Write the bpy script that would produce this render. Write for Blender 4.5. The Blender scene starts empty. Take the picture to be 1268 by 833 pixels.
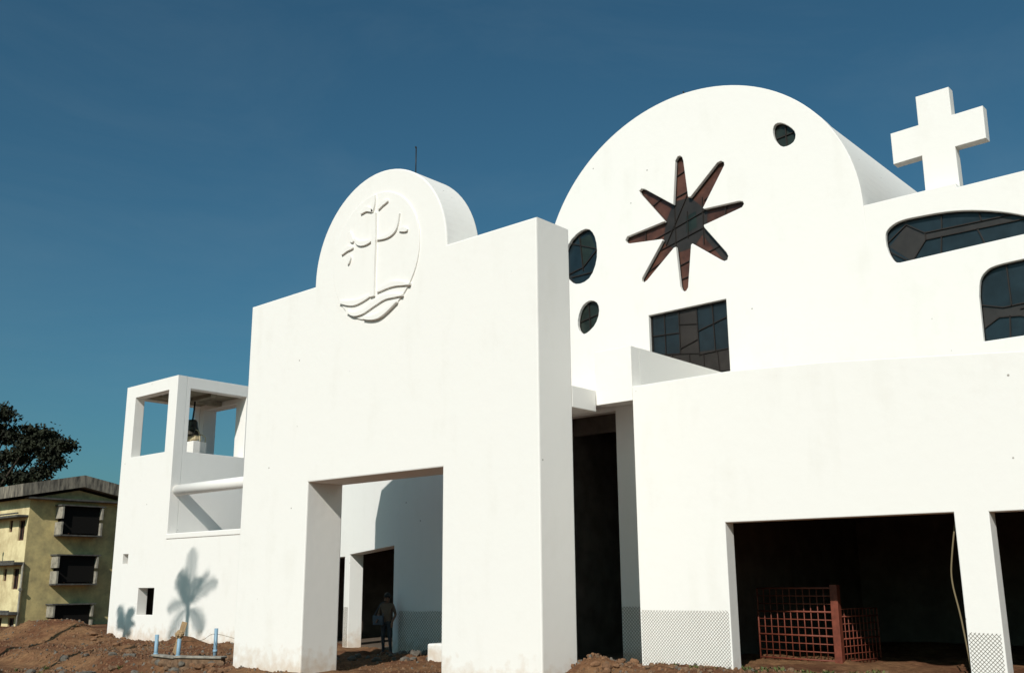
import bpy, bmesh, math, random
from mathutils import Vector, Matrix, noise
R = math.radians
random.seed(7)
S = bpy.context.scene
COL = S.collection

# ------------------------------------------------------------------ camera
# metric frame aligned with the church: X to the right along the facades, Y into the site, Z up
CAM = Vector((0, 0, 1.9))
FPX, PITCH, ROLL, YAW = 1250.0, R(13.8), R(-0.42), R(-41.2)
cp, sp = math.cos(PITCH), math.sin(PITCH)
r0, f0, u0 = Vector((1, 0, 0)), Vector((0, cp, sp)), Vector((0, -sp, cp))
rr = math.cos(ROLL) * r0 + math.sin(ROLL) * u0
uu = -math.sin(ROLL) * r0 + math.cos(ROLL) * u0
B = Matrix(((math.cos(YAW), math.sin(YAW), 0), (-math.sin(YAW), math.cos(YAW), 0), (0, 0, 1)))
rr, f0, uu = B @ rr, B @ f0, B @ uu
cd = bpy.data.cameras.new('camera')
cam = bpy.data.objects.new('camera', cd)
COL.objects.link(cam)
cam.matrix_world = Matrix(((rr.x, uu.x, -f0.x, CAM.x), (rr.y, uu.y, -f0.y, CAM.y), (rr.z, uu.z, -f0.z, CAM.z), (0, 0, 0, 1)))
cd.sensor_fit = 'HORIZONTAL'; cd.sensor_width = 36.0
cd.lens = 36.0 * FPX / 1268.0
cd.clip_end = 5000
S.camera = cam

# ------------------------------------------------------------------ sky, sun, exposure
SUN = Vector((0.365, -1.0, 0.80)).normalized()          # direction towards the sun
elev = math.asin(SUN.z)
w = bpy.data.worlds.new('World'); S.world = w; w.use_nodes = True
nt = w.node_tree; nt.nodes.clear()
sky = nt.nodes.new('ShaderNodeTexSky'); sky.sky_type = 'NISHITA'; sky.sun_disc = False
sky.sun_elevation = elev; sky.sun_rotation = math.atan2(SUN.x, SUN.y)
sky.air_density = 1.0; sky.dust_density = 1.9; sky.ozone_density = 2.2
tint = nt.nodes.new('ShaderNodeMix'); tint.data_type = 'RGBA'; tint.blend_type = 'MULTIPLY'
tint.inputs['Factor'].default_value = 1.0
tint.inputs[7].default_value = (0.42, 0.86, 0.90, 1)
bg = nt.nodes.new('ShaderNodeBackground'); bg.inputs['Strength'].default_value = 0.070
out = nt.nodes.new('ShaderNodeOutputWorld')
nt.links.new(sky.outputs[0], tint.inputs[6]); tc = nt.nodes.new('ShaderNodeTexCoord'); mpw = nt.nodes.new('ShaderNodeMapping'); mpw.inputs['Scale'].default_value = (1.6, 1.6, 5.0); mpw.inputs['Rotation'].default_value = (0.35, 0.2, 0.4)
cn = nt.nodes.new('ShaderNodeTexNoise'); cn.inputs['Scale'].default_value = 1.5; cn.inputs['Detail'].default_value = 9; cn.inputs['Roughness'].default_value = 0.62; cn.inputs['Distortion'].default_value = 0.6
cm = nt.nodes.new('ShaderNodeMapRange'); cm.inputs[1].default_value = 0.48; cm.inputs[2].default_value = 0.80; cm.inputs[4].default_value = 0.08
cw = nt.nodes.new('ShaderNodeMix'); cw.data_type = 'RGBA'; cw.inputs[7].default_value = (4.2, 5.4, 6.0, 1)      # thin high cirrus
nt.links.new(tc.outputs['Generated'], mpw.inputs[0]); nt.links.new(mpw.outputs[0], cn.inputs['Vector']); nt.links.new(cn.outputs['Fac'], cm.inputs[0])
nt.links.new(cm.outputs[0], cw.inputs[0]); nt.links.new(tint.outputs[2], cw.inputs[6]); nt.links.new(cw.outputs[2], bg.inputs[0]); nt.links.new(bg.outputs[0], out.inputs[0])
sd = bpy.data.lights.new('sun', 'SUN'); sd.energy = 4.2; sd.angle = R(0.5); sd.color = (1.0, 0.955, 0.89)
sun = bpy.data.objects.new('sun', sd); COL.objects.link(sun)
sun.rotation_euler = SUN.to_track_quat('Z', 'Y').to_euler()
S.view_settings.view_transform = 'Standard'; S.view_settings.look = 'None'
S.view_settings.exposure = 0.0; S.view_settings.gamma = 1.0

# ------------------------------------------------------------------ materials
def mat(name, col, rough=0.85, var=0.0, vscale=3.0, bump=0.0, bscale=40.0, spec=0.3, metal=0.0, col2=None, stretch=None, emboss_d=0.01):
    m = bpy.data.materials.new(name); m.use_nodes = True
    t = m.node_tree; b = t.nodes['Principled BSDF']
    b.inputs['Roughness'].default_value = rough; b.inputs['Metallic'].default_value = metal
    b.inputs['Specular IOR Level'].default_value = spec
    b.inputs['Base Color'].default_value = (*col, 1)
    g = t.nodes.new('ShaderNodeNewGeometry')
    mp = t.nodes.new('ShaderNodeMapping'); t.links.new(g.outputs['Position'], mp.inputs['Vector'])
    if stretch: mp.inputs['Scale'].default_value = stretch
    if var > 0 or col2:
        n = t.nodes.new('ShaderNodeTexNoise'); n.inputs['Scale'].default_value = vscale; n.inputs['Detail'].default_value = 8
        n.inputs['Roughness'].default_value = 0.65
        t.links.new(mp.outputs[0], n.inputs['Vector'])
        cr = t.nodes.new('ShaderNodeValToRGB')
        c2 = col2 or tuple(c * (1 - var) for c in col)
        cr.color_ramp.elements[0].position = 0.35; cr.color_ramp.elements[1].position = 0.62
        cr.color_ramp.elements[0].color = (*c2, 1); cr.color_ramp.elements[1].color = (*col, 1)
        t.links.new(n.outputs['Fac'], cr.inputs[0]); t.links.new(cr.outputs[0], b.inputs['Base Color'])
    if bump > 0:
        n2 = t.nodes.new('ShaderNodeTexNoise'); n2.inputs['Scale'].default_value = bscale; n2.inputs['Detail'].default_value = 5
        t.links.new(g.outputs['Position'], n2.inputs['Vector'])
        bp = t.nodes.new('ShaderNodeBump'); bp.inputs['Strength'].default_value = bump; bp.inputs['Distance'].default_value = emboss_d
        t.links.new(n2.outputs['Fac'], bp.inputs['Height']); t.links.new(bp.outputs[0], b.inputs['Normal'])
    return m

def plaster(name, base, dirt, low):
    """white limewashed plaster: faint trowel clouds, thin vertical rain streaks, splashed mud near the ground"""
    m = mat(name, base, 0.9, 0, bump=0.35, bscale=5, emboss_d=0.012, spec=0.2)
    t = m.node_tree; b = t.nodes['Principled BSDF']
    g = t.nodes.new('ShaderNodeNewGeometry')
    n = t.nodes.new('ShaderNodeTexNoise'); n.inputs['Scale'].default_value = 0.8; n.inputs['Detail'].default_value = 9; n.inputs['Roughness'].default_value = .7
    t.links.new(g.outputs['Position'], n.inputs['Vector'])
    mp = t.nodes.new('ShaderNodeMapping'); mp.inputs['Scale'].default_value = (2.2, 2.2, 0.5)
    t.links.new(g.outputs['Position'], mp.inputs['Vector'])
    s = t.nodes.new('ShaderNodeTexNoise'); s.inputs['Scale'].default_value = 1.0; s.inputs['Detail'].default_value = 4
    t.links.new(mp.outputs[0], s.inputs['Vector'])
    mul = t.nodes.new('ShaderNodeMath'); mul.operation = 'MULTIPLY'
    t.links.new(n.outputs['Fac'], mul.inputs[0]); t.links.new(s.outputs['Fac'], mul.inputs[1])
    mr = t.nodes.new('ShaderNodeMapRange'); mr.inputs[1].default_value = 0.28; mr.inputs[2].default_value = 0.42; mr.inputs[4].default_value = 0.26
    t.links.new(mul.outputs[0], mr.inputs[0])
    mx = t.nodes.new('ShaderNodeMix'); mx.data_type = 'RGBA'
    mx.inputs[6].default_value = (*base, 1); mx.inputs[7].default_value = (*dirt, 1)
    t.links.new(mr.outputs[0], mx.inputs[0])
    # splash of laterite mud on the lowest half metre
    sep = t.nodes.new('ShaderNodeSeparateXYZ'); t.links.new(g.outputs['Position'], sep.inputs[0])
    n3 = t.nodes.new('ShaderNodeTexNoise'); n3.inputs['Scale'].default_value = 5; n3.inputs['Detail'].default_value = 6
    t.links.new(g.outputs['Position'], n3.inputs['Vector'])
    ad = t.nodes.new('ShaderNodeMath'); ad.operation = 'MULTIPLY_ADD'; ad.inputs[1].default_value = -1.3
    t.links.new(n3.outputs['Fac'], ad.inputs[0]); t.links.new(sep.outputs['Z'], ad.inputs[2])
    mr2 = t.nodes.new('ShaderNodeMapRange'); mr2.inputs[1].default_value = low; mr2.inputs[2].default_value = low - 0.55; mr2.inputs[4].default_value = 0.5
    t.links.new(ad.outputs[0], mr2.inputs[0])
    mx2 = t.nodes.new('ShaderNodeMix'); mx2.data_type = 'RGBA'; mx2.inputs[7].default_value = (0.50, 0.34, 0.20, 1)
    t.links.new(mx.outputs[2], mx2.inputs[6]); t.links.new(mr2.outputs[0], mx2.inputs[0])
    vo = t.nodes.new('ShaderNodeTexVoronoi'); vo.inputs['Scale'].default_value = 1.25; t.links.new(g.outputs['Position'], vo.inputs['Vector'])
    vm = t.nodes.new('ShaderNodeMapRange'); vm.inputs[1].default_value = 0.030; vm.inputs[2].default_value = 0.020; vm.inputs[4].default_value = 0.75
    t.links.new(vo.outputs['Distance'], vm.inputs[0])
    mx3 = t.nodes.new('ShaderNodeMix'); mx3.data_type = 'RGBA'; mx3.inputs[7].default_value = (0.16, 0.13, 0.10, 1)     # little holes left by nails and ties
    t.links.new(vm.outputs[0], mx3.inputs[0]); t.links.new(mx2.outputs[2], mx3.inputs[6]); t.links.new(mx3.outputs[2], b.inputs['Base Color'])
    return m

M = {}
M['white'] = plaster('white_plaster', (0.81, 0.785, 0.745), (0.70, 0.67, 0.61), -0.15)
M['white_annex'] = plaster('annex_plaster', (0.80, 0.795, 0.76), (0.70, 0.69, 0.64), -0.1)
M['dark_room'] = mat('unlit_interior_plaster', (0.15, 0.12, 0.10), 0.95, 0.4, 1.5)  # darkness of the interiors is put into this base colour
M['room_floor'] = mat('room_floor_earth', (0.12, 0.09, 0.065), 0.95, 0.4, 2.5, 0.6, 14)  # kept dark as well, indoor shade put into the colour
M['soffit'] = mat('raw_concrete_ceiling', (0.28, 0.25, 0.19), 0.95, 0.35, 3, 0.4, 20)
M['glass_blue'] = mat('dark_blue_glass', (0.010, 0.021, 0.028), 0.30, 0.5, 2.5, spec=0.5, bump=.15, bscale=4)
M['glass_grey'] = mat('smoky_grey_glass', (0.030, 0.025, 0.022), 0.38, 0.4, 2.5, spec=0.45, bump=.15, bscale=4)
M['glass_red'] = mat('rust_red_glass', (0.105, 0.043, 0.029), 0.35, 0.6, 2.2, spec=0.4, bump=.15, bscale=4)
M['glass_green'] = mat('dark_green_glass', (0.018, 0.028, 0.022), 0.33, 0.5, 3, spec=0.45)
M['lead'] = mat('window_lead', (0.018, 0.014, 0.012), 0.6)
M['earth'] = None
M['rock_grey'] = mat('grey_stone', (0.16, 0.14, 0.115), 0.9, 0.55, 6, 0.8, 20)
M['rock_brown'] = mat('laterite_stone', (0.20, 0.12, 0.07), 0.95, 0.5, 6, 0.8, 20)
M['clod'] = mat('earth_clod', (0.22, 0.115, 0.06), 1.0, 0.5, 5, 0.9, 25)
M['mortar'] = mat('cement_kerb', (0.34, 0.31, 0.26), 0.95, 0.5, 5, 0.6, 20)
M['pvc'] = mat('pale_blue_plastic', (0.25, 0.39, 0.50), 0.45, 0.2, 5)
M['wood'] = mat('weathered_plank', (0.42, 0.28, 0.15), 0.8, 0.4, 3, 0.4, 30, stretch=(12, 12, 1))
M['yellow_wood'] = mat('yellow_plank', (0.58, 0.42, 0.10), 0.8, 0.3, 4)
M['wire'] = mat('galvanised_wire', (0.20, 0.17, 0.13), 0.7)
M['iron_red'] = mat('red_oxide_iron', (0.20, 0.052, 0.030), 0.6, 0.4, 8)
M['iron_dark'] = mat('dark_iron', (0.03, 0.03, 0.03), 0.5, metal=0.5)
M['bronze'] = mat('bell_bronze', (0.05, 0.045, 0.035), 0.45, metal=0.6)
M['cream'] = mat('cream_timber', (0.55, 0.45, 0.28), 0.8, 0.3, 8)
M['cable'] = mat('tan_cable', (0.19, 0.15, 0.085), 0.7)
M['ochre'] = mat('ochre_wash', (0.60, 0.48, 0.22), 0.95, 0.0, 1.6, 0.4, 12, col2=(0.37, 0.30, 0.15))  # grazing-lit gable side, its duller light put into the colour
M['ochre_light'] = mat('pale_yellow_wash', (0.74, 0.63, 0.36), 0.95, 0.0, 1.2, 0.3, 12, col2=(0.50, 0.40, 0.22))  # same wash on the sunny front, sunlight put into a paler colour
M['roof_conc'] = mat('weather_blackened_concrete', (0.26, 0.23, 0.18), 0.95, 0.0, 2.2, 0.4, 12, col2=(0.05, 0.045, 0.04), stretch=(2.5, 2.5, 0.5))
M['ledge'] = mat('mossy_ledge_concrete', (0.10, 0.095, 0.085), 0.95, 0.5, 4)  # plain dark concrete tone, mottled
M['shutter'] = mat('brown_window_timber', (0.10, 0.045, 0.03), 0.7, 0.3, 5)
M['pane_dark'] = mat('unlit_window_pane', (0.010, 0.009, 0.008), 0.8, spec=0.1)  # near-black, the unlit interior put into the colour
M['fin'] = mat('greyed_render', (0.34, 0.31, 0.25), 0.95, 0.5, 3)
M['bark'] = mat('bark', (0.05, 0.038, 0.028), 0.95, 0.4, 6, 0.8, 15)
M['skin'] = mat('skin', (0.20, 0.10, 0.06), 0.6)
M['hair'] = mat('black_hair', (0.012, 0.010, 0.009), 0.6)
M['shirt'] = mat('brown_cotton', (0.14, 0.095, 0.065), 0.9, 0.2, 12)
M['trousers'] = mat('dark_trousers', (0.05, 0.05, 0.055), 0.9, 0.2, 12)
M['bag'] = mat('grey_blue_bag', (0.10, 0.12, 0.15), 0.8, 0.2, 15)

def leafmat(name, c1, c2):
    m = bpy.data.materials.new(name); m.use_nodes = True; t = m.node_tree; b = t.nodes['Principled BSDF']
    g = t.nodes.new('ShaderNodeNewGeometry'); n = t.nodes.new('ShaderNodeTexNoise'); n.inputs['Scale'].default_value = 1.3
    t.links.new(g.outputs['Position'], n.inputs['Vector'])
    cr = t.nodes.new('ShaderNodeValToRGB'); cr.color_ramp.elements[0].position = .35; cr.color_ramp.elements[1].position = .65
    cr.color_ramp.elements[0].color = (*c1, 1); cr.color_ramp.elements[1].color = (*c2, 1)
    t.links.new(n.outputs['Fac'], cr.inputs[0]); t.links.new(cr.outputs[0], b.inputs['Base Color'])
    b.inputs['Roughness'].default_value = .8; b.inputs['Specular IOR Level'].default_value = .15
    return m
M['leaf'] = leafmat('dark_foliage', (0.012, 0.014, 0.009), (0.026, 0.030, 0.016))
M['palm_leaf'] = leafmat('palm_foliage', (0.05, 0.09, 0.025), (0.09, 0.12, 0.04))
M['weed'] = leafmat('weed_foliage', (0.07, 0.10, 0.03), (0.14, 0.14, 0.05))

# earth: laterite, paler trodden dirt, faint pebbles
m = bpy.data.materials.new('laterite_earth'); m.use_nodes = True; t = m.node_tree; b = t.nodes['Principled BSDF']
g = t.nodes.new('ShaderNodeNewGeometry')
na = t.nodes.new('ShaderNodeTexNoise'); na.inputs['Scale'].default_value = .45; na.inputs['Detail'].default_value = 7; na.inputs['Roughness'].default_value = .6
nb = t.nodes.new('ShaderNodeTexNoise'); nb.inputs['Scale'].default_value = 6; nb.inputs['Detail'].default_value = 9; nb.inputs['Roughness'].default_value = .75
for q in (na, nb): t.links.new(g.outputs['Position'], q.inputs['Vector'])
ca = t.nodes.new('ShaderNodeValToRGB'); ca.color_ramp.elements[0].position = .42; ca.color_ramp.elements[1].position = .6
ca.color_ramp.elements[0].color = (0.135, 0.062, 0.034, 1); ca.color_ramp.elements[1].color = (0.24, 0.135, 0.07, 1)
cb = t.nodes.new('ShaderNodeValToRGB'); cb.color_ramp.elements[0].position = .3; cb.color_ramp.elements[1].position = .7
cb.color_ramp.elements[0].color = (.45, .42, .40, 1); cb.color_ramp.elements[1].color = (1.25, 1.2, 1.15, 1)
mu = t.nodes.new('ShaderNodeMix'); mu.data_type = 'RGBA'; mu.blend_type = 'MULTIPLY'; mu.inputs[0].default_value = 1
t.links.new(na.outputs[0], ca.inputs[0]); t.links.new(nb.outputs[0], cb.inputs[0])
t.links.new(ca.outputs[0], mu.inputs[6]); t.links.new(cb.outputs[0], mu.inputs[7]); t.links.new(mu.outputs[2], b.inputs['Base Color'])
b.inputs['Roughness'].default_value = 1.0; b.inputs['Specular IOR Level'].default_value = .1
bp = t.nodes.new('ShaderNodeBump'); bp.inputs['Strength'].default_value = .9; bp.inputs['Distance'].default_value = .06
t.links.new(nb.outputs[0], bp.inputs['Height']); t.links.new(bp.outputs[0], b.inputs['Normal'])
M['earth'] = m

# ------------------------------------------------------------------ helpers
def empty(name, loc, label, cat, group=None, rz=0):
    o = bpy.data.objects.new(name, None); COL.objects.link(o); o.location = loc; o.rotation_euler[2] = rz
    tag(o, label, cat, group); o.empty_display_size = .3
    return o
def tag(o, label=None, cat=None, group=None, kind=None):
    if label: o['label'] = label
    if cat: o['category'] = cat
    if group: o['group'] = group
    if kind: o['kind'] = kind
    return o
def link(name, bm, mats, parent=None, smooth=False, recalc=True):
    """world-space bmesh -> one mesh object; parented keeping its world place"""
    if recalc: bmesh.ops.recalc_face_normals(bm, faces=bm.faces[:])
    me = bpy.data.meshes.new(name); bm.to_mesh(me); bm.free()
    if smooth:
        for p in me.polygons: p.use_smooth = True
    for k in (mats if isinstance(mats, (list, tuple)) else [mats]): me.materials.append(k)
    o = bpy.data.objects.new(name, me); COL.objects.link(o)
    if parent:
        o.parent = parent
        root = parent; off = Matrix.Identity(4)
        chain = []
        while root: chain.append(root); root = root.parent
        mw = Matrix.Identity(4)
        for c in reversed(chain): mw = mw @ c.matrix_parent_inverse @ c.matrix_basis
        me.transform(mw.inverted())
    return o
def box(bm, x0, x1, y0, y1, z0, z1, bev=0.0, mi=0, mtx=None):
    vs = [bm.verts.new((x, y, z)) for x in (x0, x1) for y in (y0, y1) for z in (z0, z1)]
    if mtx:
        for v in vs: v.co = mtx @ v.co
    fs = [bm.faces.new([vs[i] for i in q]) for q in ((0, 1, 3, 2), (4, 6, 7, 5), (0, 4, 5, 1), (2, 3, 7, 6), (0, 2, 6, 4), (1, 5, 7, 3))]
    for f in fs: f.material_index = mi
    if bev:
        es = list({e for f in fs for e in f.edges})
        bmesh.ops.bevel(bm, geom=es, offset=bev, segments=2, affect='EDGES', profile=.5)
    return bm
def tube(bm, pts, rad, n=8, cap=True, mi=0):
    pts = [Vector(p) for p in pts]; rads = rad if isinstance(rad, (list, tuple)) else [rad] * len(pts)
    rings = []
    for i, p in enumerate(pts):
        d = (pts[min(i + 1, len(pts) - 1)] - pts[max(i - 1, 0)]).normalized()
        a = d.orthogonal().normalized() if abs(d.z) > .9 else d.cross(Vector((0, 0, 1))).normalized()
        if abs(d.z) > .9:
            a = (Vector((1, 0, 0)) - d * d.x).normalized()
        c = d.cross(a)
        rings.append([bm.verts.new(p + (a * math.cos(2 * math.pi * k / n) + c * math.sin(2 * math.pi * k / n)) * rads[i]) for k in range(n)])
    for i in range(len(rings) - 1):
        for k in range(n):
            f = bm.faces.new((rings[i][k], rings[i][(k + 1) % n], rings[i + 1][(k + 1) % n], rings[i + 1][k])); f.material_index = mi; f.smooth = True
    if cap:
        bm.faces.new(rings[0][::-1]).material_index = mi; bm.faces.new(rings[-1]).material_index = mi
def slab(outline, holes, y0, y1, bevel=0.02, mtx=None):
    """vertical slab: outline and holes are (x, z) polygons, thickness y0..y1 -> bmesh (edges rounded)"""
    cu = bpy.data.curves.new('tmp', 'CURVE'); cu.dimensions = '2D'; cu.fill_mode = 'BOTH'
    cu.extrude = (y1 - y0) / 2 - bevel; cu.bevel_depth = bevel; cu.bevel_resolution = 1; cu.offset = -bevel
    for poly in [outline] + list(holes):
        sp_ = cu.splines.new('POLY'); sp_.points.add(len(poly) - 1)
        for i, (x, z) in enumerate(poly): sp_.points[i].co = (x, z, 0, 1)
        sp_.use_cyclic_u = True
    ob = bpy.data.objects.new('tmp', cu); COL.objects.link(ob)
    dg = bpy.context.evaluated_depsgraph_get(); me = bpy.data.meshes.new_from_object(ob.evaluated_get(dg))
    bm = bmesh.new(); bm.from_mesh(me)
    bpy.data.objects.remove(ob); bpy.data.curves.remove(cu); bpy.data.meshes.remove(me)
    bmesh.ops.remove_doubles(bm, verts=bm.verts[:], dist=0.0005)
    for f in bm.faces: f.smooth = False
    ym = (y0 + y1) / 2
    for v in bm.verts:
        x, z, d = v.co; v.co = Vector((x, ym + d, z))
        if mtx: v.co = mtx @ v.co
    return bm
def ngon(bm, poly, y, mi=0, mtx=None):
    vs = [bm.verts.new((x, y, z)) for x, z in poly]
    if mtx:
        for v in vs: v.co = mtx @ v.co
    f = bm.faces.new(vs); f.material_index = mi; return f
def smooth_poly(pts, k=1):
    for _ in range(k):
        o = []
        for i in range(len(pts)):
            a, b_ = pts[i], pts[(i + 1) % len(pts)]
            o += [(a[0] * .75 + b_[0] * .25, a[1] * .75 + b_[1] * .25), (a[0] * .25 + b_[0] * .75, a[1] * .25 + b_[1] * .75)]
        pts = o
    return pts
def catmull(pts, n=6):
    P = [pts[0]] + list(pts) + [pts[-1]]; o = []
    for i in range(1, len(P) - 2):
        for k in range(n):
            t_ = k / n; a, b_, c, d = P[i - 1], P[i], P[i + 1], P[i + 2]
            o.append(tuple(.5 * (2 * b_[j] + (c[j] - a[j]) * t_ + (2 * a[j] - 5 * b_[j] + 4 * c[j] - d[j]) * t_ ** 2 + (3 * b_[j] - a[j] - 3 * c[j] + d[j]) * t_ ** 3) for j in range(len(b_))))
    o.append(tuple(pts[-1])); return o
def grow(poly, k):
    cx = sum(p[0] for p in poly) / len(poly); cz = sum(p[1] for p in poly) / len(poly)
    o = []
    for x, z in poly:
        d = math.hypot(x - cx, z - cz); o.append((x + (x - cx) / d * k, z + (z - cz) / d * k))
    return o
def bar(bm, a, b_, wdt, y0, y1, mi=0):
    """flat lead bar in the XZ plane"""
    dx, dz = b_[0] - a[0], b_[1] - a[1]; l = math.hypot(dx, dz); nx, nz = -dz / l * wdt / 2, dx / l * wdt / 2
    q = [(a[0] + nx, a[1] + nz), (b_[0] + nx, b_[1] + nz), (b_[0] - nx, b_[1] - nz), (a[0] - nx, a[1] - nz)]
    fr = [bm.verts.new((x, y0, z)) for x, z in q]; bk = [bm.verts.new((x, y1, z)) for x, z in q]
    bm.faces.new(fr).material_index = mi
    for i in range(4): bm.faces.new((fr[i], bk[i], bk[(i + 1) % 4], fr[(i + 1) % 4])).material_index = mi

# ------------------------------------------------------------------ ground
def gz(x, y):
    h = 0.0
    # trodden ground rises towards the front block on the right
    tx = min(max((x + 15.5) / 5.5, 0), 1); tx = tx * tx * (3 - 2 * tx)
    ty = min(max((y - 12.5) / 3.5, 0), 1)
    h += 0.46 * tx * ty
    # sinks a little in the left foreground where the rubble lies
    tl = min(max((-20.5 - x) / 3.0, 0), 1) * min(max((15.0 - y) / .7, 0), 1)
    h -= 0.36 * tl
    for (cx, cy, sx, sy, a) in ((-38.5, 17.4, 1.9, 1.3, .70), (-41.8, 17.4, 1.6, 1.4, .30), (-35.9, 17.6, 1.5, 1.1, .42), (-36.8, 18.2, 1.0, .9, .28), (-33.2, 18.2, 1.6, 1.0, .12),
                                (-30.6, 18.6, .55, .7, .34), (-27.9, 18.3, 1.1, .7, .26), (-12.7, 16.2, .28, .35, .16), (-11.75, 15.7, .45, .35, .20), (-12.2, 15.9, .7, .6, .10), (-9.3, 15.7, .5, .3, .06),
                                (-22.0, 13.9, .75, .45, .30), (-23.1, 14.2, .45, .40, .20), (-20.7, 14.2, .5, .3, .12), (-10.9, 15.9, .6, .4, .05),
                                (-20.9, 19.2, .8, .5, .14), (-19.4, 18.1, .6, .5, .05)):
        h += a * math.exp(-((x - cx) / sx) ** 2 - ((y - cy) / sy) ** 2)
    if x < -24 or y > 19: h -= .02 * max(0, -x - 42)
    n_ = noise.noise(Vector((x * .9, y * .9, 0))) * .05 + noise.noise(Vector((x * 3.1, y * 3.1, 3))) * .035 + noise.noise(Vector((x * 7, y * 7, 5))) * .022 + noise.noise(Vector((x * 1.7 + 9, y * 1.7, 8))) * .07
    return h + n_ * (1.0 if y < 24 else .6)
bm = bmesh.new()
xs = [-3000, -900, -300, -140, -90, -70, -60, -52]; x = -47.0
while x < -3: xs.append(x); x += .13
xs += [-3, 2, 8, 20, 60, 200, 900, 3000]
ys = [-3000, -900, -200, -60, -20, -8, 0, 5]; y = 8.0
while y < 25: ys.append(y); y += .13
ys += [25, 27, 32, 45, 70, 150, 400, 1200, 3000]
grid = [[bm.verts.new((X, Y, gz(X, Y) if (-52 < X < -3 and 5 < Y < 32) else -.1 - max(0, (-X - 45)) * .0)) for Y in ys] for X in xs]
for i in range(len(xs) - 1):
    for j in range(len(ys) - 1):
        bm.faces.new((grid[i][j], grid[i + 1][j], grid[i + 1][j + 1], grid[i][j + 1]))
tag(link('ground', bm, M['earth'], smooth=True), 'reddish laterite earth heaped and trodden around the new church', 'ground', kind='structure')

# ------------------------------------------------------------------ entrance gateway
G = empty('entrance_gateway', (-17, 15.2, 0), 'tall white entrance gateway with a rounded top bearing a plant emblem', 'gateway')
Y0, Y1 = 14.7, 15.75
ol = [(-21.9, -.6), (-19.25, -.6), (-19.25, 4.26), (-14.79, 4.26), (-14.79, -.6), (-12.2, -.6), (-12.2, 9.06), (-14.73, 9.06)]
ol += [(-17.0 + 2.27 * math.cos(a), 9.10 + 2.29 * math.sin(a)) for a in [math.pi * k / 40 for k in range(0, 41)]]
ol += [(-19.27, 9.02), (-21.9, 9.0)]
link('wall', slab(ol, [], Y0, Y1, .03), M['white'], G)
# raised disc
def ribbon(bm, pts, wd, y0, y1, taper=False, n=6):
    p = catmull(pts, n); L, Rr = [], []
    for i, q in enumerate(p):
        a = p[max(i - 1, 0)]; c = p[min(i + 1, len(p) - 1)]
        dx, dz = c[0] - a[0], c[1] - a[1]; l = math.hypot(dx, dz) or 1
        t_ = i / (len(p) - 1); hw = wd / 2 * ((math.sin(math.pi * min(max(t_, .06), .94)) ** .6) if taper else 1)
        L.append((q[0] - dz / l * hw, q[1] + dx / l * hw)); Rr.append((q[0] + dz / l * hw, q[1] - dx / l * hw))
    for i in range(len(p) - 1):
        fv = [bm.verts.new((x, y0, z)) for x, z in (L[i], L[i + 1], Rr[i + 1], Rr[i])]
        bv = [bm.verts.new((x, y1, z)) for x, z in (L[i], L[i + 1], Rr[i + 1], Rr[i])]
        bm.faces.new(fv); bm.faces.new((fv[0], fv[1], bv[1], bv[0])); bm.faces.new((fv[3], fv[2], bv[2], bv[3]))
        if i == 0: bm.faces.new((fv[0], fv[3], bv[3], bv[0]))
        if i == len(p) - 2: bm.faces.new((fv[1], fv[2], bv[2], bv[1]))
    bmesh.ops.remove_doubles(bm, verts=bm.verts[:], dist=.0006)
disc = [(-17.06 + 1.50 * math.cos(a), 9.33 + 1.52 * math.sin(a)) for a in [2 * math.pi * k / 64 for k in range(64)]]
link('emblem_disc', slab(disc, [], Y0 - .035, Y0 + .02, .012), M['white'], G)
yd = Y0 - .035
bm = bmesh.new()
ribbon(bm, [(-17.05, 8.33), (-17.06, 9.0), (-17.05, 9.65), (-17.07, 10.35)], .14, yd - .06, yd + .01)
link('emblem_stem', bm, M['white'], G)
for pts in ([(-17.144, 10.40), (-17.111, 10.58), (-17.07, 10.80)], [(-17.56, 10.47), (-17.346, 10.53), (-17.12, 10.42)], [(-16.93, 10.42), (-16.795, 10.52), (-16.60, 10.55)],
            [(-17.76, 9.88), (-17.60, 9.74), (-17.352, 9.69), (-17.10, 9.71)], [(-16.95, 9.68), (-16.613, 9.68), (-16.388, 9.75), (-16.279, 9.88), (-16.20, 10.13)],
            [(-16.20, 9.73), (-15.92, 9.66)], [(-17.96, 10.12), (-17.885, 9.92), (-17.80, 9.82)], [(-18.22, 9.60), (-18.022, 9.69), (-17.80, 9.68)], [(-17.90, 9.50), (-17.97, 9.30)]):
    bm = bmesh.new(); ribbon(bm, [pts[0], ((pts[0][0] + pts[1][0]) / 2 + .01, (pts[0][1] + pts[1][1]) / 2 + .015), pts[-1]] if len(pts) == 2 else pts, .11, yd - .05, yd + .02, taper=True)
    link('emblem_leaf', bm, M['white'], G)
for pts in ([(-18.26, 8.43), (-17.892, 8.33), (-17.57, 8.30), (-17.10, 8.37)], [(-16.90, 8.41), (-16.574, 8.48), (-16.276, 8.48), (-15.82, 8.38)],
            [(-17.97, 8.15), (-17.717, 8.03), (-17.401, 8.03), (-17.018, 8.14), (-16.641, 8.23), (-16.342, 8.21), (-16.05, 8.17)],
            [(-17.36, 7.87), (-17.006, 7.83), (-16.704, 7.87), (-16.24, 8.06)]):
    bm = bmesh.new(); ribbon(bm, pts, .12, Y0 - .085, Y0 + .03, taper=True); link('emblem_wave', bm, M['white'], G)
bm = bmesh.new(); tube(bm, [(-16.28, 15.2, 11.2), (-16.28, 15.2, 11.95)], .014, 6); tube(bm, [(-16.28, 15.2, 11.95), (-16.30, 15.2, 11.99)], .02, 6)
tag(link('lightning_rod', bm, M['iron_dark']), 'thin dark rod standing on the rounded gateway top', 'lightning rod')
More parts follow.
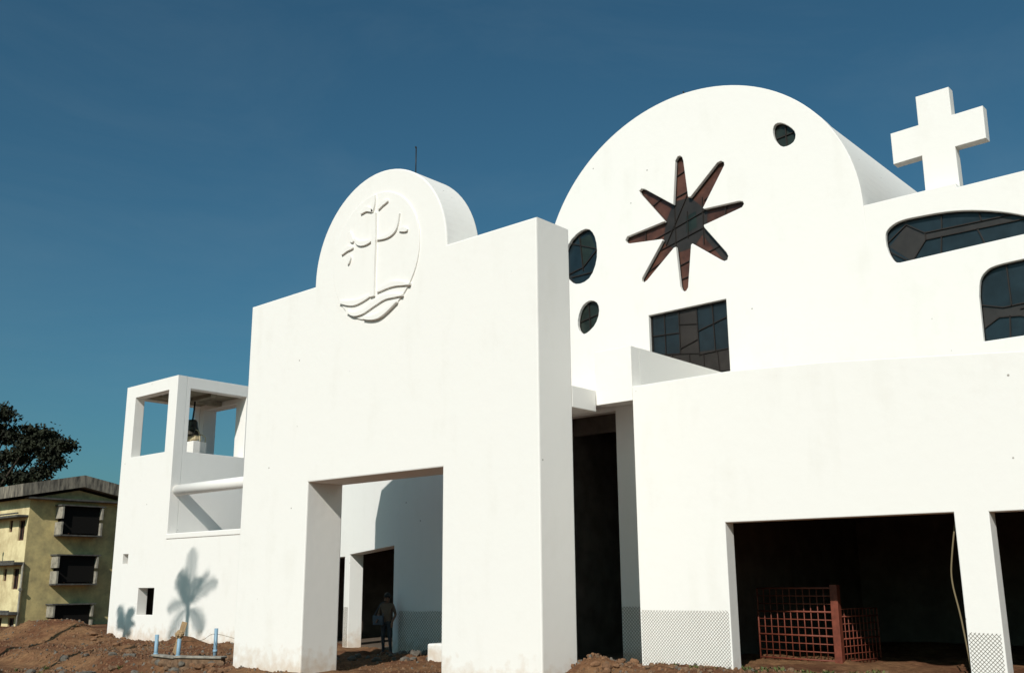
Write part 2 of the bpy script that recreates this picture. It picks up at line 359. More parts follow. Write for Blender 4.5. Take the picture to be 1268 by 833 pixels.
bm = bmesh.new(); tube(bm, [(-12.98, 22, 13.75), (-12.98, 22, 14.85)], .016, 6); tube(bm, [(-12.98, 22, 14.85), (-13.0, 22, 14.89)], .022, 6)
tag(link('lightning_rod', bm, M['iron_dark']), 'short dark rod poking above the big arched church facade', 'lightning rod')

# ------------------------------------------------------------------ church
C = empty('church', (-10, 24, 0), 'large white church with arched facade, star window and coloured glass openings', 'church')
YF = 20.5
XE = -11.3
CX, CZ, AX, AZ = -12.28, 9.79, 4.47, 4.17
arch = [(CX + AX * math.cos(a), CZ + AZ * math.sin(a)) for a in [math.pi * k / 64 for k in range(0, 65)]]
STAR = [(-12.567, 11.086), (-12.448, 12.215), (-12.378, 12.309), (-12.307, 12.312), (-12.246, 12.254), (-12.22, 12.147), (-12.136, 11.167), (-12.069, 11.149), (-11.278, 11.822), (-11.175, 11.84), (-11.093, 11.782), (-11.093, 11.705), (-11.742, 10.774), (-11.703, 10.74), (-10.753, 10.695), (-10.659, 10.656), (-10.639, 10.59), (-10.692, 10.525), (-11.742, 10.337), (-11.731, 10.273), (-11.176, 9.512), (-11.133, 9.411), (-11.163, 9.326), (-11.238, 9.311), (-11.333, 9.364), (-12.085, 9.946), (-12.123, 9.917), (-12.266, 8.867), (-12.322, 8.794), (-12.385, 8.788), (-12.445, 8.833), (-12.481, 8.934), (-12.552, 9.968), (-12.611, 9.958), (-13.432, 9.295), (-13.517, 9.255), (-13.588, 9.289), (-13.584, 9.366), (-12.921, 10.223), (-12.946, 10.263), (-13.919, 10.374), (-14.015, 10.416), (-14.046, 10.489), (-13.985, 10.574), (-12.842, 10.706), (-12.867, 10.747), (-13.522, 11.614), (-13.558, 11.709), (-13.487, 11.756), (-13.387, 11.713), (-12.604, 11.106)]
SMALL = smooth_poly([(-9.764, 12.259), (-9.684, 12.347), (-9.527, 12.315), (-9.328, 12.139), (-9.215, 11.968), (-9.247, 11.774), (-9.405, 11.70), (-9.588, 11.718), (-9.725, 11.907), (-9.777, 12.091)])
OV1 = smooth_poly([(-15.232, 11.11), (-15.035, 10.893), (-14.95, 10.534), (-14.976, 10.132), (-15.168, 9.748), (-15.46, 9.622), (-15.767, 9.664), (-16.031, 9.931), (-16.081, 10.472), (-15.882, 10.865), (-15.542, 11.082)])
OV2 = smooth_poly([(-15.138, 9.094), (-14.965, 8.973), (-14.938, 8.72), (-15.066, 8.437), (-15.32, 8.262), (-15.502, 8.233), (-15.652, 8.417), (-15.645, 8.696), (-15.515, 8.983), (-15.319, 9.098)])
RECT = [(-13.43, 8.37), (-11.255, 8.38), (-11.26, 6.635), (-13.43, 6.635)]
W1 = catmull([(-7.405, 8.93), (-7.375, 9.10), (-7.228, 9.22), (-7.02, 9.275), (-6.722, 9.275), (-6.128, 9.235), (-5.632, 9.14), (-5.093, 8.97), (-4.695, 8.79), (-4.45, 8.64), (-4.36, 8.50)], 3) + [(-4.40, 8.44), (-4.737, 8.425), (-7.157, 8.375)] + catmull([(-7.22, 8.39), (-7.29, 8.46), (-7.36, 8.62), (-7.40, 8.80)], 3)
W2 = [(-5.706, 6.444)] + catmull([(-5.69, 7.35), (-5.637, 7.66), (-5.52, 7.82), (-5.317, 7.905), (-4.798, 7.93), (-4.2, 7.93), (-3.85, 7.86), (-3.66, 7.66), (-3.60, 7.35)], 3) + [(-3.58, 6.44)]
ol = [(-16.75, -.6), (-16.6, -.6), (-16.6, 6.10), (-14.53, 6.10), (-14.53, -.6), (XE + .29, -.6), (XE + .29, 4.3), (8.0, 4.3), (8.0, 9.70), (-5.86, 9.70), (-5.88, 9.80), (-7.81, 9.81)] + arch
link('facade_wall', slab(ol, [STAR, SMALL, OV1, OV2, RECT, W1, W2], YF, YF + .28, .015), M['white'], C)
# vault behind the arch, with its end and the nave walls under it
bm = bmesh.new()
ks = 24; prev = None
sec = [(CX + (AX - .03) * math.cos(a), CZ + (AZ - .03) * math.sin(a)) for a in [math.pi * k / 64 for k in range(0, 65)]]
sec = [(sec[0][0], 0.0)] + sec + [(sec[-1][0], 0.0)]
sec[0] = (sec[0][0], 5.4)
fr = [bm.verts.new((x, YF + .27, z)) for x, z in sec]; bk = [bm.verts.new((x, 33, z)) for x, z in sec]
for i in range(len(sec) - 1): bm.faces.new((fr[i], fr[i + 1], bk[i + 1], bk[i]))
bm.faces.new(bk)
link('nave_vault', bm, M['white'], C, smooth=False)
bm = bmesh.new(); box(bm, -7.75, 7.99, YF + .27, 33, 9.2, 9.4); link('wing_roof', bm, M['soffit'], C)
bm = bmesh.new(); box(bm, 7.7, 7.98, YF + .27, 33, 0, 9.68); box(bm, -7.7, 7.7, 32.7, 32.98, 0, 9.2); link('wing_outer_wall', bm, M['white'], C)
# dark sheet behind the coloured windows, painted for the unlit hall
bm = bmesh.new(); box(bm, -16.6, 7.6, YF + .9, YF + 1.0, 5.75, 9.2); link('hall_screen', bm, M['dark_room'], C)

# window panes and leads
YP = YF + .13
def window(name, poly, lines, mats, patches=(), lw=.022, label=None):
    bm = bmesh.new(); ngon(bm, grow(poly, .03), YP, 0)
    for k, (pp, mi) in enumerate(patches): ngon(bm, pp, YP - .004 - .002 * k, mi)
    o = link(name, bm, mats, C, recalc=False)
    if label: o['label'] = label
    bm = bmesh.new()
    lines = list(lines) + [[poly[i], poly[(i + 1) % len(poly)]] for i in range(len(poly))]
    for l in lines:
        for a, c in zip(l[:-1], l[1:]): bar(bm, a, c, lw, YP - .035, YP + .002)
    link('leading', bm, M['lead'], o)
    return o
def pin(poly, x, z):
    c = False
    for i in range(len(poly)):
        (x1, z1), (x2, z2) = poly[i], poly[i - 1]
        if (z1 > z) != (z2 > z) and x < (x2 - x1) * (z - z1) / (z2 - z1) + x1: c = not c
    return c
def clip(poly, a, c, n=160):
    """pieces of segment a-c that lie inside poly"""
    o = []; cur = None
    for i in range(n + 1):
        p = (a[0] + (c[0] - a[0]) * i / n, a[1] + (c[1] - a[1]) * i / n)
        if pin(poly, *p):
            if cur is None: cur = [p, p]
            cur[1] = p
        elif cur: o.append(cur); cur = None
    if cur: o.append(cur)
    return [q for q in o if q[0] != q[1]]
# star: rust red arms, grey heart, leads across the arms
sl = []
for a, c in (((-13.9, 10.15), (-10.6, 11.05)), ((-14.2, 9.75), (-10.4, 10.65)), ((-12.75, 11.75), (-12.0, 12.0)), ((-12.7, 11.25), (-12.0, 11.4)), ((-11.75, 11.0), (-10.9, 11.4)), ((-13.5, 11.1), (-12.8, 11.45)),
             ((-13.8, 9.4), (-12.9, 9.75)), ((-12.7, 9.45), (-12.0, 9.62)), ((-12.6, 9.12), (-12.1, 9.2)), ((-11.9, 9.62), (-11.0, 9.85)), ((-11.25, 10.3), (-11.1, 10.9)), ((-13.5, 10.2), (-13.45, 10.8)),
             ((-12.61, 9.9), (-12.60, 11.15)), ((-11.82, 9.9), (-11.80, 11.1)), ((-12.25, 10.15), (-12.24, 10.85)), ((-12.9, 10.1), (-12.2, 11.3))):
    sl += clip(STAR, a, c)
core = [(-12.60, 11.0), (-12.2, 11.05), (-12.1, 11.08), (-11.8, 10.80), (-11.55, 10.62), (-11.6, 10.42), (-11.80, 10.25), (-12.07, 10.0), (-12.15, 9.75), (-12.48, 9.78), (-12.6, 10.02), (-12.95, 10.1), (-13.0, 10.45), (-12.85, 10.65), (-12.95, 10.9)]
core = [p for p in core]
window('star_window', STAR, sl, [M['glass_red'], M['glass_grey'], M['glass_green']],
       [([(-12.62, 11.2), (-12.15, 11.2), (-11.68, 10.72), (-11.72, 10.3), (-12.1, 9.9), (-12.5, 9.85), (-12.98, 10.2), (-12.88, 10.72)], 1),
        ([(-11.9, 10.2), (-11.72, 10.3), (-11.1, 9.45), (-11.25, 9.28)], 1), ([(-12.9, 11.0), (-12.6, 11.1), (-12.88, 10.75), (-13.5, 11.6), (-13.6, 11.75)][0:0] or [(-12.3, 10.3), (-12.0, 10.38), (-12.0, 10.8), (-12.3, 10.72)], 2)], .018,
       'eight armed star window in rust red and grey glass')
window('oval_window', OV1, sum([clip(OV1, a, c) for a, c in (((-16, 10.9), (-15, 10.5)), ((-15.6, 11), (-15.5, 10.0)), ((-16, 10.0), (-15.5, 10.1)), ((-15.5, 10.1), (-14.9, 10.6)), ((-15.9, 9.9), (-15.0, 9.9)))], []), [M['glass_blue'], M['glass_green']],
       [([(-15.6, 10.9), (-15.25, 10.98), (-15.1, 10.6), (-15.5, 10.1)], 1)])
window('oval_window', OV2, sum([clip(OV2, a, c) for a, c in (((-15.7, 8.6), (-14.9, 8.75)), ((-15.35, 9.1), (-15.3, 8.2)))], []), [M['glass_green']], label='smaller oval window below the larger one')
window('pebble_window', SMALL, sum([clip(SMALL, a, c) for a, c in (((-9.8, 12.0), (-9.2, 12.05)), ((-9.5, 12.4), (-9.5, 11.7)))], []), [M['glass_green']])
def U(u, v): return (-13.43 + 2.17 * u, 8.375 - 1.74 * v)
RL = [[U(0, .57), U(.37, .62), U(.37, 0)], [U(.18, 0), U(.18, .6)], [U(0, .3), U(.37, .32)], [U(.37, .20), U(.60, .24)], [U(.37, .55), U(.6, .46)], [U(.6, 0), U(.61, .70)], [U(.6, .35), U(1, .22)], [U(.8, 0), U(.81, .66)],
      [U(.61, .68), U(1, .66)], [U(.37, .62), U(.61, .66)], [U(.26, .6), U(.27, 1)], [U(.48, .64), U(.49, 1)], [U(.66, .68), U(.66, 1)], [U(.83, .66), U(.85, 1)], [U(.6, .94), U(1, .96)],
      [U(.012, 0), U(.012, 1)], [U(0, .014), U(1, .014)], [U(.99, 0), U(.99, 1)], [U(0, .985), U(1, .985)]]
window('tall_window', RECT, RL, [M['glass_blue'], M['glass_grey']],
       [([U(.37, 0), U(.6, 0), U(.61, .68), U(.37, .62)], 1), ([U(0, .59), U(.37, .62), U(1, .66), U(1, .95), U(.6, .93), U(0, .92)], 1)], .020, 'rectangular window of blue and grey glass above the porch roof')
def V(x_, z_): return (x_, z_)
wl = sum([clip(W1, a, c) for a, c in (((-7.5, 8.82), (-6.98, 9.20)), ((-6.98, 9.2), (-6.62, 8.93)), ((-6.62, 8.93), (-6.62, 8.78)), ((-6.62, 8.78), (-6.95, 8.36)), ((-7.5, 8.78), (-6.95, 8.36)), ((-6.62, 8.93), (-4.4, 8.90)),
                                      ((-6.62, 8.78), (-4.4, 8.76)), ((-6.25, 9.3), (-6.28, 8.93)), ((-6.3, 8.78), (-6.36, 8.3)), ((-5.55, 9.2), (-5.5, 8.9)), ((-5.6, 8.78), (-5.45, 8.3)))], [])
wl += [[W1[i], W1[(i + 1) % len(W1)]] for i in range(len(W1))]
window('leaf_window', W1, wl, [M['glass_blue'], M['glass_grey']], [([(-7.38, 8.80), (-6.98, 9.19), (-6.62, 8.92), (-6.62, 8.78), (-6.95, 8.39)], 1), ([(-6.62, 8.92), (-4.6, 8.72), (-4.5, 8.65), (-6.62, 8.79)][0:0] or [(-6.62, 8.92), (-5.0, 8.9), (-4.9, 8.77), (-6.62, 8.79)], 1)], .02)
wl = sum([clip(W2, a, c) for a, c in (((-5.7, 7.20), (-5.3, 7.08)), ((-5.3, 7.08), (-4.9, 7.10)), ((-4.9, 7.10), (-4.4, 7.35)), ((-5.7, 6.72), (-5.4, 6.90)), ((-5.4, 6.90), (-5.0, 6.86)), ((-5.0, 6.86), (-4.5, 6.6)), ((-5.15, 8.0), (-5.15, 7.08)), ((-5.2, 6.9), (-5.25, 6.4)), ((-5.0, 7.0), (-4.3, 7.05)))], [])
wl += [[W2[i], W2[(i + 1) % len(W2)]] for i in range(len(W2))]
window('arched_window', W2, wl, [M['glass_blue'], M['glass_grey']], [([(-5.68, 7.15), (-5.3, 7.07), (-4.9, 7.1), (-4.4, 7.2), (-4.4, 6.75), (-5.0, 6.86), (-5.4, 6.9), (-5.69, 6.75)], 1)], .02)

# rooftop cross
CR = [(-6.57, 12.07), (-5.875, 12.065), (-5.88, 11.415), (-5.256, 11.425), (-5.27, 10.705), (-5.885, 10.70), (-5.885, 9.45), (-6.585, 9.45), (-6.57, 10.70), (-7.182, 10.68), (-7.18, 11.40), (-6.575, 11.41)]
link('rooftop_cross', slab(CR, [], YF + .10 + .2, YF + .36 + .2, .012), M['white'], C)

# front block with its big openings
XE = -11.3; YB = 16.55; ZT = 5.74
ol = [(XE, -.6), (-9.375, -.6), (-9.375, 2.97), (-5.35, 2.95), (-5.35, -.6), (-4.83, -.6), (-4.83, 2.93), (-1.2, 2.93), (-1.2, -.6), (8, -.6), (8, 4.95), (-1.5, 5.10), (-4.05, 5.33), (-5.6, 5.48), (-7.2, 5.63), (-9.1, ZT), (XE, ZT)]
link('front_block_wall', slab(ol, [], YB, YB + .3, .015), M['white'], C)
bm = bmesh.new(); box(bm, XE + .003, XE + .3, YB + .3, YF, -.6, 5.445); link('front_block_end_wall', bm, M['white'], C)
bm = bmesh.new(); box(bm, XE + .31, 8, YB + .3, YF, 4.45, 4.62); link('front_block_roof', bm, M['roof_conc'], C)
# raised porch head between the gateway and the front block
bm = bmesh.new(); box(bm, -12.2, XE, YB, YB + .3, 5.46, 6.58, .008); box(bm, XE - .2, XE, YB + .302, YF - .002, 5.46, 6.58); link('porch_parapet', bm, M['white'], C)
bm = bmesh.new(); box(bm, -16.5, -13.2, 19.2, YF - .002, 6.2, 6.35); link('door_canopy', bm, M['white'], C)  # unseen slab added to shade the wall over the doorway
bm = bmesh.new(); box(bm, -12.75, -12.203, Y1 + .002, YB - .002, 5.33, 5.77, .01); link('link_beam', bm, M['white'], C)
# closed rooms, their darkness put into the lining colour
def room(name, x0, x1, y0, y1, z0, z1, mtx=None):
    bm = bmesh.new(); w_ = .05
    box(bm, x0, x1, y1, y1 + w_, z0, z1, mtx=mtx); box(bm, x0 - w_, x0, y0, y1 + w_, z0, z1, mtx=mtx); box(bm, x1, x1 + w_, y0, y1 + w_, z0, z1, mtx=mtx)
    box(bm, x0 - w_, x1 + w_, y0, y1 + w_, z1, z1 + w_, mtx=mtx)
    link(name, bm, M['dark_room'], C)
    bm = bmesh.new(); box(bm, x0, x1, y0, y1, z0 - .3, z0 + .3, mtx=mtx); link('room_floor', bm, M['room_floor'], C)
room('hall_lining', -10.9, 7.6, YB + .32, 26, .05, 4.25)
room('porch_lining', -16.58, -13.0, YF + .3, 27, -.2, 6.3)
# curved annex wall seen through the gateway (faceted in plan like a drum)
dW = Vector((-math.cos(R(20)), math.sin(R(20)), 0)).normalized(); nW = Vector((-dW.y, dW.x, 0)) * -1
WM = Matrix(((dW.x, nW.x, 0, -22.39), (dW.y, nW.y, 0, 20.5), (0, 0, 1, 0), (0, 0, 0, 1)))
if (WM.to_3x3() @ Vector((0, 1, 0))).y < 0:
    nW = -nW; WM = Matrix(((dW.x, nW.x, 0, -22.39), (dW.y, nW.y, 0, 20.5), (0, 0, 1, 0), (0, 0, 0, 1)))
ol = [(.01, -.6), (.40, -.6), (.40, 3.05), (4.2, 2.90), (4.2, -.6), (4.68, -.6), (4.68, 2.84), (8.0, 2.84), (8.0, -.6), (9, -.6), (9, 5.4), (.01, 5.4)]
link('annex_wall', slab(ol, [], 0, .47, .012, mtx=WM), M['white_annex'], C)
bm = bmesh.new(); box(bm, -22.40, -16.76, YF, YF + .28, -.6, 5.4, .01); link('annex_pier_wall', bm, M['white_annex'], C)
bm = bmesh.new(); box(bm, -.5, 9, .05, 5.3, 5.405, 5.6, mtx=WM); box(bm, -22.3, -16.77, YF + .05, YF + 6, 5.403, 5.598); link('annex_roof', bm, M['white'], C)
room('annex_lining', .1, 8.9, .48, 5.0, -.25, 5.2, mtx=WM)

# ------------------------------------------------------------------ bell tower with its lower block
T = empty('bell_tower', (-36.2, 21.8, 0), 'square white open bell tower with a low wall block beside the gateway', 'bell tower')
TX0, TX1, TY0, TY1 = -38.07, -34.26, 19.9, 23.6
ol = [(TX0, -.8), (-27.4, -.8), (-27.4, 3.6), (TX1, 3.6), (TX1, 9.72), (TX0, 9.72)]
hl = [[(-37.36, 6.85), (-34.86, 6.85), (-34.86, 9.22), (-37.36, 9.22)], [(-36.0, .92), (-34.86, .92), (-34.86, 1.88), (-36.0, 1.88)], [(-37.33, 2.77), (-36.93, 2.77), (-36.93, 3.14), (-37.33, 3.14)]]
link('front_wall', slab(ol, hl, TY0, TY0 + .4, .015), M['white'], T)
# side wall (faces the church) with the big belfry opening; built as slab in a rotated frame
RM = Matrix(((0, -1, 0, TX1), (1, 0, 0, 0), (0, 0, 1, 0), (0, 0, 0, 1)))
ol = [(TY0 + .4, -.8), (TY1, -.8), (TY1, 9.717), (TY0 + .4, 9.717)]
hs = [[(20.47, 6.85), (22.98, 6.85), (22.98, 9.27), (20.47, 9.27)]]
link('side_wall', slab(ol, hs, .004, .40, .012, mtx=RM), M['white'], T)
LM = Matrix(((0, -1, 0, TX0 + .404), (1, 0, 0, 0), (0, 0, 1, 0), (0, 0, 0, 1)))
link('side_wall', slab(ol, hs, .0, .40, .012, mtx=LM), M['white'], T)
ol = [(TX0 + .42, -.8), (TX1 - .42, -.8), (TX1 - .42, 9.715), (TX0 + .42, 9.715)]
hb = [[(-37.3, 6.85), (-36.98 + .35, 6.85), (-36.98 + .35, 9.1), (-37.3, 9.1)]]
hb = [[(-37.36, 6.85), (-35.0, 6.85), (-35.0, 9.1), (-37.36, 9.1)]]
link('rear_wall', slab(ol, hb, TY1 - .6, TY1 - .004, .012), M['white'], T)
bm = bmesh.new(); box(bm, TX0 + .41, TX1 - .41, TY0 + .41, TY1 - .61, 9.30, 9.68)
box(bm, -36.35, -36.05, TY0 + .41, TY1 - .61, 9.12, 9.298); box(bm, TX0 + .41, TX1 - .41, 21.6, 21.85, 9.15, 9.297)
link('belfry_ceiling', bm, M['soffit'], T)
bm = bmesh.new(); box(bm, TX0 + .41, TX1 - .41, TY0 + .41, TY1 - .61, 6.4, 6.75); link('belfry_floor', bm, M['soffit'], T)
bm = bmesh.new(); box(bm, TX0 + .41, TX1 - .41, TY0 + .9, TY0 + .95, -.5, 6.3); link('stair_screen', bm, M['dark_room'], T)  # dark sheet painted for the unlit space behind the tower openings
bm = bmesh.new(); box(bm, TX1 - .02, -27.4, TY0 - .03, TY0 + .38, 3.603, 3.80, .03); link('wall_coping', bm, M['white'], T)
bm = bmesh.new(); box(bm, TX1 + .003, -28.0, TY0 + .402, 21.6, 3.2, 3.5); box(bm, -28.3, -28.0, TY0 + .402, 21.6, -.6, 3.198); link('terrace_slab', bm, M['white'], T)
bm = bmesh.new(); tube(bm, [(TX1 - .05, 20.2, 5.39), (-27.85, 20.2, 5.39)], .205, 24); link('round_beam', bm, M['white'], T, recalc=True)
bm = bmesh.new(); box(bm, -27.9, -27.405, 19.93, 20.5, -.6, 5.75, .02); link('beam_pylon', bm, M['white'], T)

# bell and its pedestal
Bp = empty('bell_pedestal', (-35.9, 21.8, 6.75), 'small white block pedestal under the bell in the belfry', 'pedestal')
bm = bmesh.new(); box(bm, -36.25, -35.55, 21.5, 22.1, 6.75, 7.50, .015); link('block', bm, M['white'], Bp)
bm = bmesh.new(); tube(bm, catmull([(-36.1, 21.7, 7.5), (-35.95, 21.75, 7.95), (-35.7, 21.8, 7.9), (-35.55, 21.8, 7.5)], 6), .025, 6); tube(bm, catmull([(-35.9, 21.8, 7.5), (-35.7, 21.85, 7.78), (-35.38, 21.9, 7.66), (-35.35, 21.9, 7.45)], 6), .02, 6)
link('bracket', bm, M['cream'], Bp)
Be = empty('church_bell', (-36.05, 21.75, 7.6), 'dark church bell with timber yoke hanging in the open belfry', 'bell')
bm = bmesh.new()
prof = [(.0, 8.42), (.14, 8.41), (.20, 8.33), (.22, 8.15), (.26, 7.98), (.34, 7.84), (.36, 7.80), (.33, 7.79), (.0, 7.95)]
rings = [[bm.verts.new((-36.12 + r_ * math.cos(2 * math.pi * k / 24), 21.75 + r_ * math.sin(2 * math.pi * k / 24), z_)) for k in range(24)] for r_, z_ in prof[1:-1]]
for i in range(len(rings) - 1):
    for k in range(24): bm.faces.new((rings[i][k], rings[i][(k + 1) % 24], rings[i + 1][(k + 1) % 24], rings[i + 1][k]))
bm.faces.new(rings[0]); bm.faces.new(rings[-1])
link('bell_body', bm, M['bronze'], Be, smooth=False)
bm = bmesh.new(); box(bm, -36.55, -35.72, 21.66, 21.86, 7.58, 7.76, .03); link('yoke', bm, M['cream'], Be)
bm = bmesh.new(); tube(bm, [(-36.12, 21.75, 8.41), (-36.06, 21.75, 8.8), (-36.04, 21.75, 9.2)], .035, 8); link('hanger', bm, M['iron_dark'], Be)
bm = bmesh.new(); tube(bm, [(-35.85 + .2 * math.cos(a), 21.6, 7.95 + .2 * math.sin(a)) for a in [2 * math.pi * k / 20 for k in range(21)]], .02, 6, cap=False); link('wheel', bm, M['iron_dark'], Be)

# ------------------------------------------------------------------ apartment building
A = empty('apartment_building', (-62, 27.5, -1), 'three storey yellow apartment building with blackened concrete roof edge', 'building')
AX1, AY0, AY1, AZ1 = -56.85, 24.65, 30.4, 6.72
ROOF_R, ROOF_Z = 27.35, 7.30
RMx = Matrix(((0, -1, 0, AX1), (1, 0, 0, 0), (0, 0, 1, 0), (0, 0, 0, 1)))
win = [(26.15, 28.50, 4.78, 6.34), (26.15, 28.45, 2.14, 3.64), (26.15, 28.40, -.45, 1.0)]
ol = [(AY0, -2), (AY1, -2), (AY1, AZ1), (ROOF_R, ROOF_Z + .0), (AY0, AZ1)]
hl = [[(a + .15, c), (b_ - .15, c), (b_ - .15, d), (a + .15, d)] for a, b_, c, d in win]
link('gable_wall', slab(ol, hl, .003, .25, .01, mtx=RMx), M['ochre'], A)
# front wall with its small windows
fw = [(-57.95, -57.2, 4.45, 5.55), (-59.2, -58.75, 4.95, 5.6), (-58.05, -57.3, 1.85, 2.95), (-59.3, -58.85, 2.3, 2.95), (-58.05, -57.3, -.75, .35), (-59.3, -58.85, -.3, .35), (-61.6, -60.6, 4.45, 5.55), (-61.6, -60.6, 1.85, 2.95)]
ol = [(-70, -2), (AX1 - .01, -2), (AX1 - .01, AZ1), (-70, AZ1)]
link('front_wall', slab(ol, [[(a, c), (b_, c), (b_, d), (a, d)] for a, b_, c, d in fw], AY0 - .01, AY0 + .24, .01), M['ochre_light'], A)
bm = bmesh.new(); box(bm, -69.9, AX1 - .3, AY0 + .9, AY0 + .95, -2, AZ1 - .1); box(bm, AX1 - .95, AX1 - .9, AY0 + .96, AY1, -2, AZ1 - .1); link('inner_partition', bm, M['pane_dark'], A)  # near-black sheets painted for the unlit rooms
bm = bmesh.new(); box(bm, -70, AX1 - .3, AY1 - .25, AY1, -2, AZ1); box(bm, -70.02, -69.8, AY0 + .25, AY1, -2, AZ1); link('rear_wall', bm, M['ochre'], A)
for a, b_, c, d in fw:
    bm = bmesh.new(); y_ = AY0 + .08
    for q in ((a, a + .07, c, d), (b_ - .07, b_, c, d), (a + .07, b_ - .07, d - .07, d), (a + .07, b_ - .07, c, c + .07), ((a + b_) / 2 - .03, (a + b_) / 2 + .03, c + .07, d - .07)): box(bm, q[0], q[1], y_, y_ + .06, q[2], q[3])
    wn = link('window', bm, M['shutter'], A)
    bm = bmesh.new(); ngon(bm, [(a + .05, c + .05), (b_ - .05, c + .05), (b_ - .05, d - .05), (a + .05, d - .05)], y_ + .03); link('pane', bm, M['pane_dark'], wn)
for k, (z_, x0) in enumerate(((5.68, -70), (3.12, -70), (.52, -70))):
    bm = bmesh.new(); box(bm, x0, AX1 + (.15 if k else .0), AY0 - .62, AY0 - .013, z_, z_ + (.16 if k else .12), .02)
    box(bm, x0, AX1 + (.12 if k else -.02), AY0 - .64, AY0 - .56, z_ + .165, z_ + .24)
    link('sunshade_ledge', bm, M['ledge'], A)
# boxed sunshades round the gable windows: top, bottom and split side fins
for a, b_, c, d in win:
    X0, X1 = AX1 + .003, AX1 + .80
    bm = bmesh.new(); box(bm, X0, X1 + .03, a - .10, b_ + .12, d + .002, d + .07); wb = link('window_box', bm, M['ledge'], A)
    bm = bmesh.new(); box(bm, X0, X1, a - .02, b_ + .02, c - .08, c - .002); link('bottom_slab', bm, M['ledge'], wb)
    for y_ in (a - .02, b_ - .10):
        for q0, q1 in ((c, c + (d - c) * .44), (c + (d - c) * .56, d)):
            bm = bmesh.new(); box(bm, X0, X1, y_, y_ + .10, q0, q1); link('side_fin', bm, M['fin'], wb)
    bm = bmesh.new()
    for k in range(4): yy = a + .2 + k * (b_ - a - .4) / 3; box(bm, AX1 - .12, AX1 - .06, yy - .03, yy + .03, c, d)
    box(bm, AX1 - .12, AX1 - .06, a + .15, b_ - .15, (c + d) / 2 - .03, (c + d) / 2 + .03)
    link('frame', bm, M['shutter'], wb)
    bm = bmesh.new(); box(bm, AX1 + .55, AX1 + .58, a + .08, b_ - .10, c + (d - c) * .05, d - .02)
    link('sun_blind', bm, M['pane_dark'], wb)  # near-black sheet, shade inside the window box put into its colour
# shallow gable roof with deep weathered fascia
bm = bmesh.new()
def fas(y_): return AZ1 + .10 + (.62 if y_ == ROOF_R else 0)
for (ya, za), (yb, zb) in (((AY0 - .7, AZ1 + .04), (ROOF_R, ROOF_Z + .16)), ((ROOF_R, ROOF_Z + .16), (AY1 + .7, AZ1 + .04))):
    vs = []
    for x_ in (-70.5, AX1 + .55):
        for (y_, z_) in ((ya, za), (yb, zb)):
            for dz in (0, .66): vs.append(bm.verts.new((x_, y_, z_ + dz)))
    for q in ((0, 1, 3, 2), (4, 6, 7, 5), (0, 4, 5, 1), (0, 2, 6, 4), (1, 5, 7, 3)) + (((2, 3, 7, 6),) if yb > ROOF_R else ()): bm.faces.new([vs[i] for i in q])
link('roof', bm, M['roof_conc'], A)
bm = bmesh.new(); box(bm, AX1 + .003, AX1 + .5, AY0 - .3, AY1 + .2, AZ1 - .06, AZ1 + .035); link('eave_ledge', bm, M['ledge'], A)
bm = bmesh.new(); tube(bm, [(AX1 + .10, AY0 - .09, 3.25), (AX1 + .10, AY0 - .09, -1.5)], .06, 8); tube(bm, [(AX1 + .10, AY0 - .12, 1.85), (AX1 + .22, AY0 - .12, 1.85)], .09, 8); link('drainpipe', bm, M['fin'], A)
bm = bmesh.new(); tube(bm, [(-59.4, AY0 - .5, 3.35), (-59.4, AY0 - .5, 4.1)], .05, 8); tube(bm, [(-59.4, AY0 - .5, 4.1), (-59.4, AY0 - .5, 4.2)], .09, 8); link('vent_pipe', bm, M['fin'], A)

# ------------------------------------------------------------------ tree behind the apartments
def tree(base, name, label, blobs, trunk, leafn, ls, lm, rnd, cat='tree'):
    t_ = empty(name, base, label, cat)
    bx_, by_, bz_ = base
    bm = bmesh.new()
    tube(bm, [(bx_, by_, bz_), (bx_ + .3, by_, bz_ + trunk * .5), (bx_ + .1, by_ + .2, bz_ + trunk)], [.55, .42, .32], 10)
    for (cx, cy, cz, rx) in blobs:
        top = Vector((bx_ + .1, by_ + .2, bz_ + trunk * .9)); e = Vector((cx, cy, cz))
        mid = top.lerp(e, .5) + Vector((0, 0, -.4))
        tube(bm, catmull([tuple(top), tuple(mid), tuple(e)], 4), [.17 - .015 * i for i in range(9)], 6)
    link('trunk', bm, M['bark'], t_)
    bm = bmesh.new()
    for (cx, cy, cz, rx) in blobs:
        nsub = max(6, int(16 * rx))
        for s_ in range(nsub):
            d = Vector((rnd.gauss(0, 1), rnd.gauss(0, 1), rnd.gauss(0, 1))).normalized()
            c0 = Vector((cx, cy, cz)) + Vector((d.x, d.y, d.z * .8)) * rx * rnd.uniform(.45, 1.0)
            rs = rnd.uniform(.35, .75)
            for q in range(leafn):
                p = c0 + Vector((rnd.gauss(0, 1), rnd.gauss(0, 1), rnd.gauss(0, .8))) * rs * .55
                a = Vector((rnd.gauss(0, 1), rnd.gauss(0, 1), rnd.gauss(0, 1))).normalized(); b2 = a.orthogonal().normalized()
                l = ls * rnd.uniform(.6, 1.3)
                bm.faces.new([bm.verts.new(p + a * l), bm.verts.new(p + b2 * l * .5), bm.verts.new(p - a * l), bm.verts.new(p - b2 * l * .5)])
    link('crown', bm, lm, t_, recalc=False)
    return t_
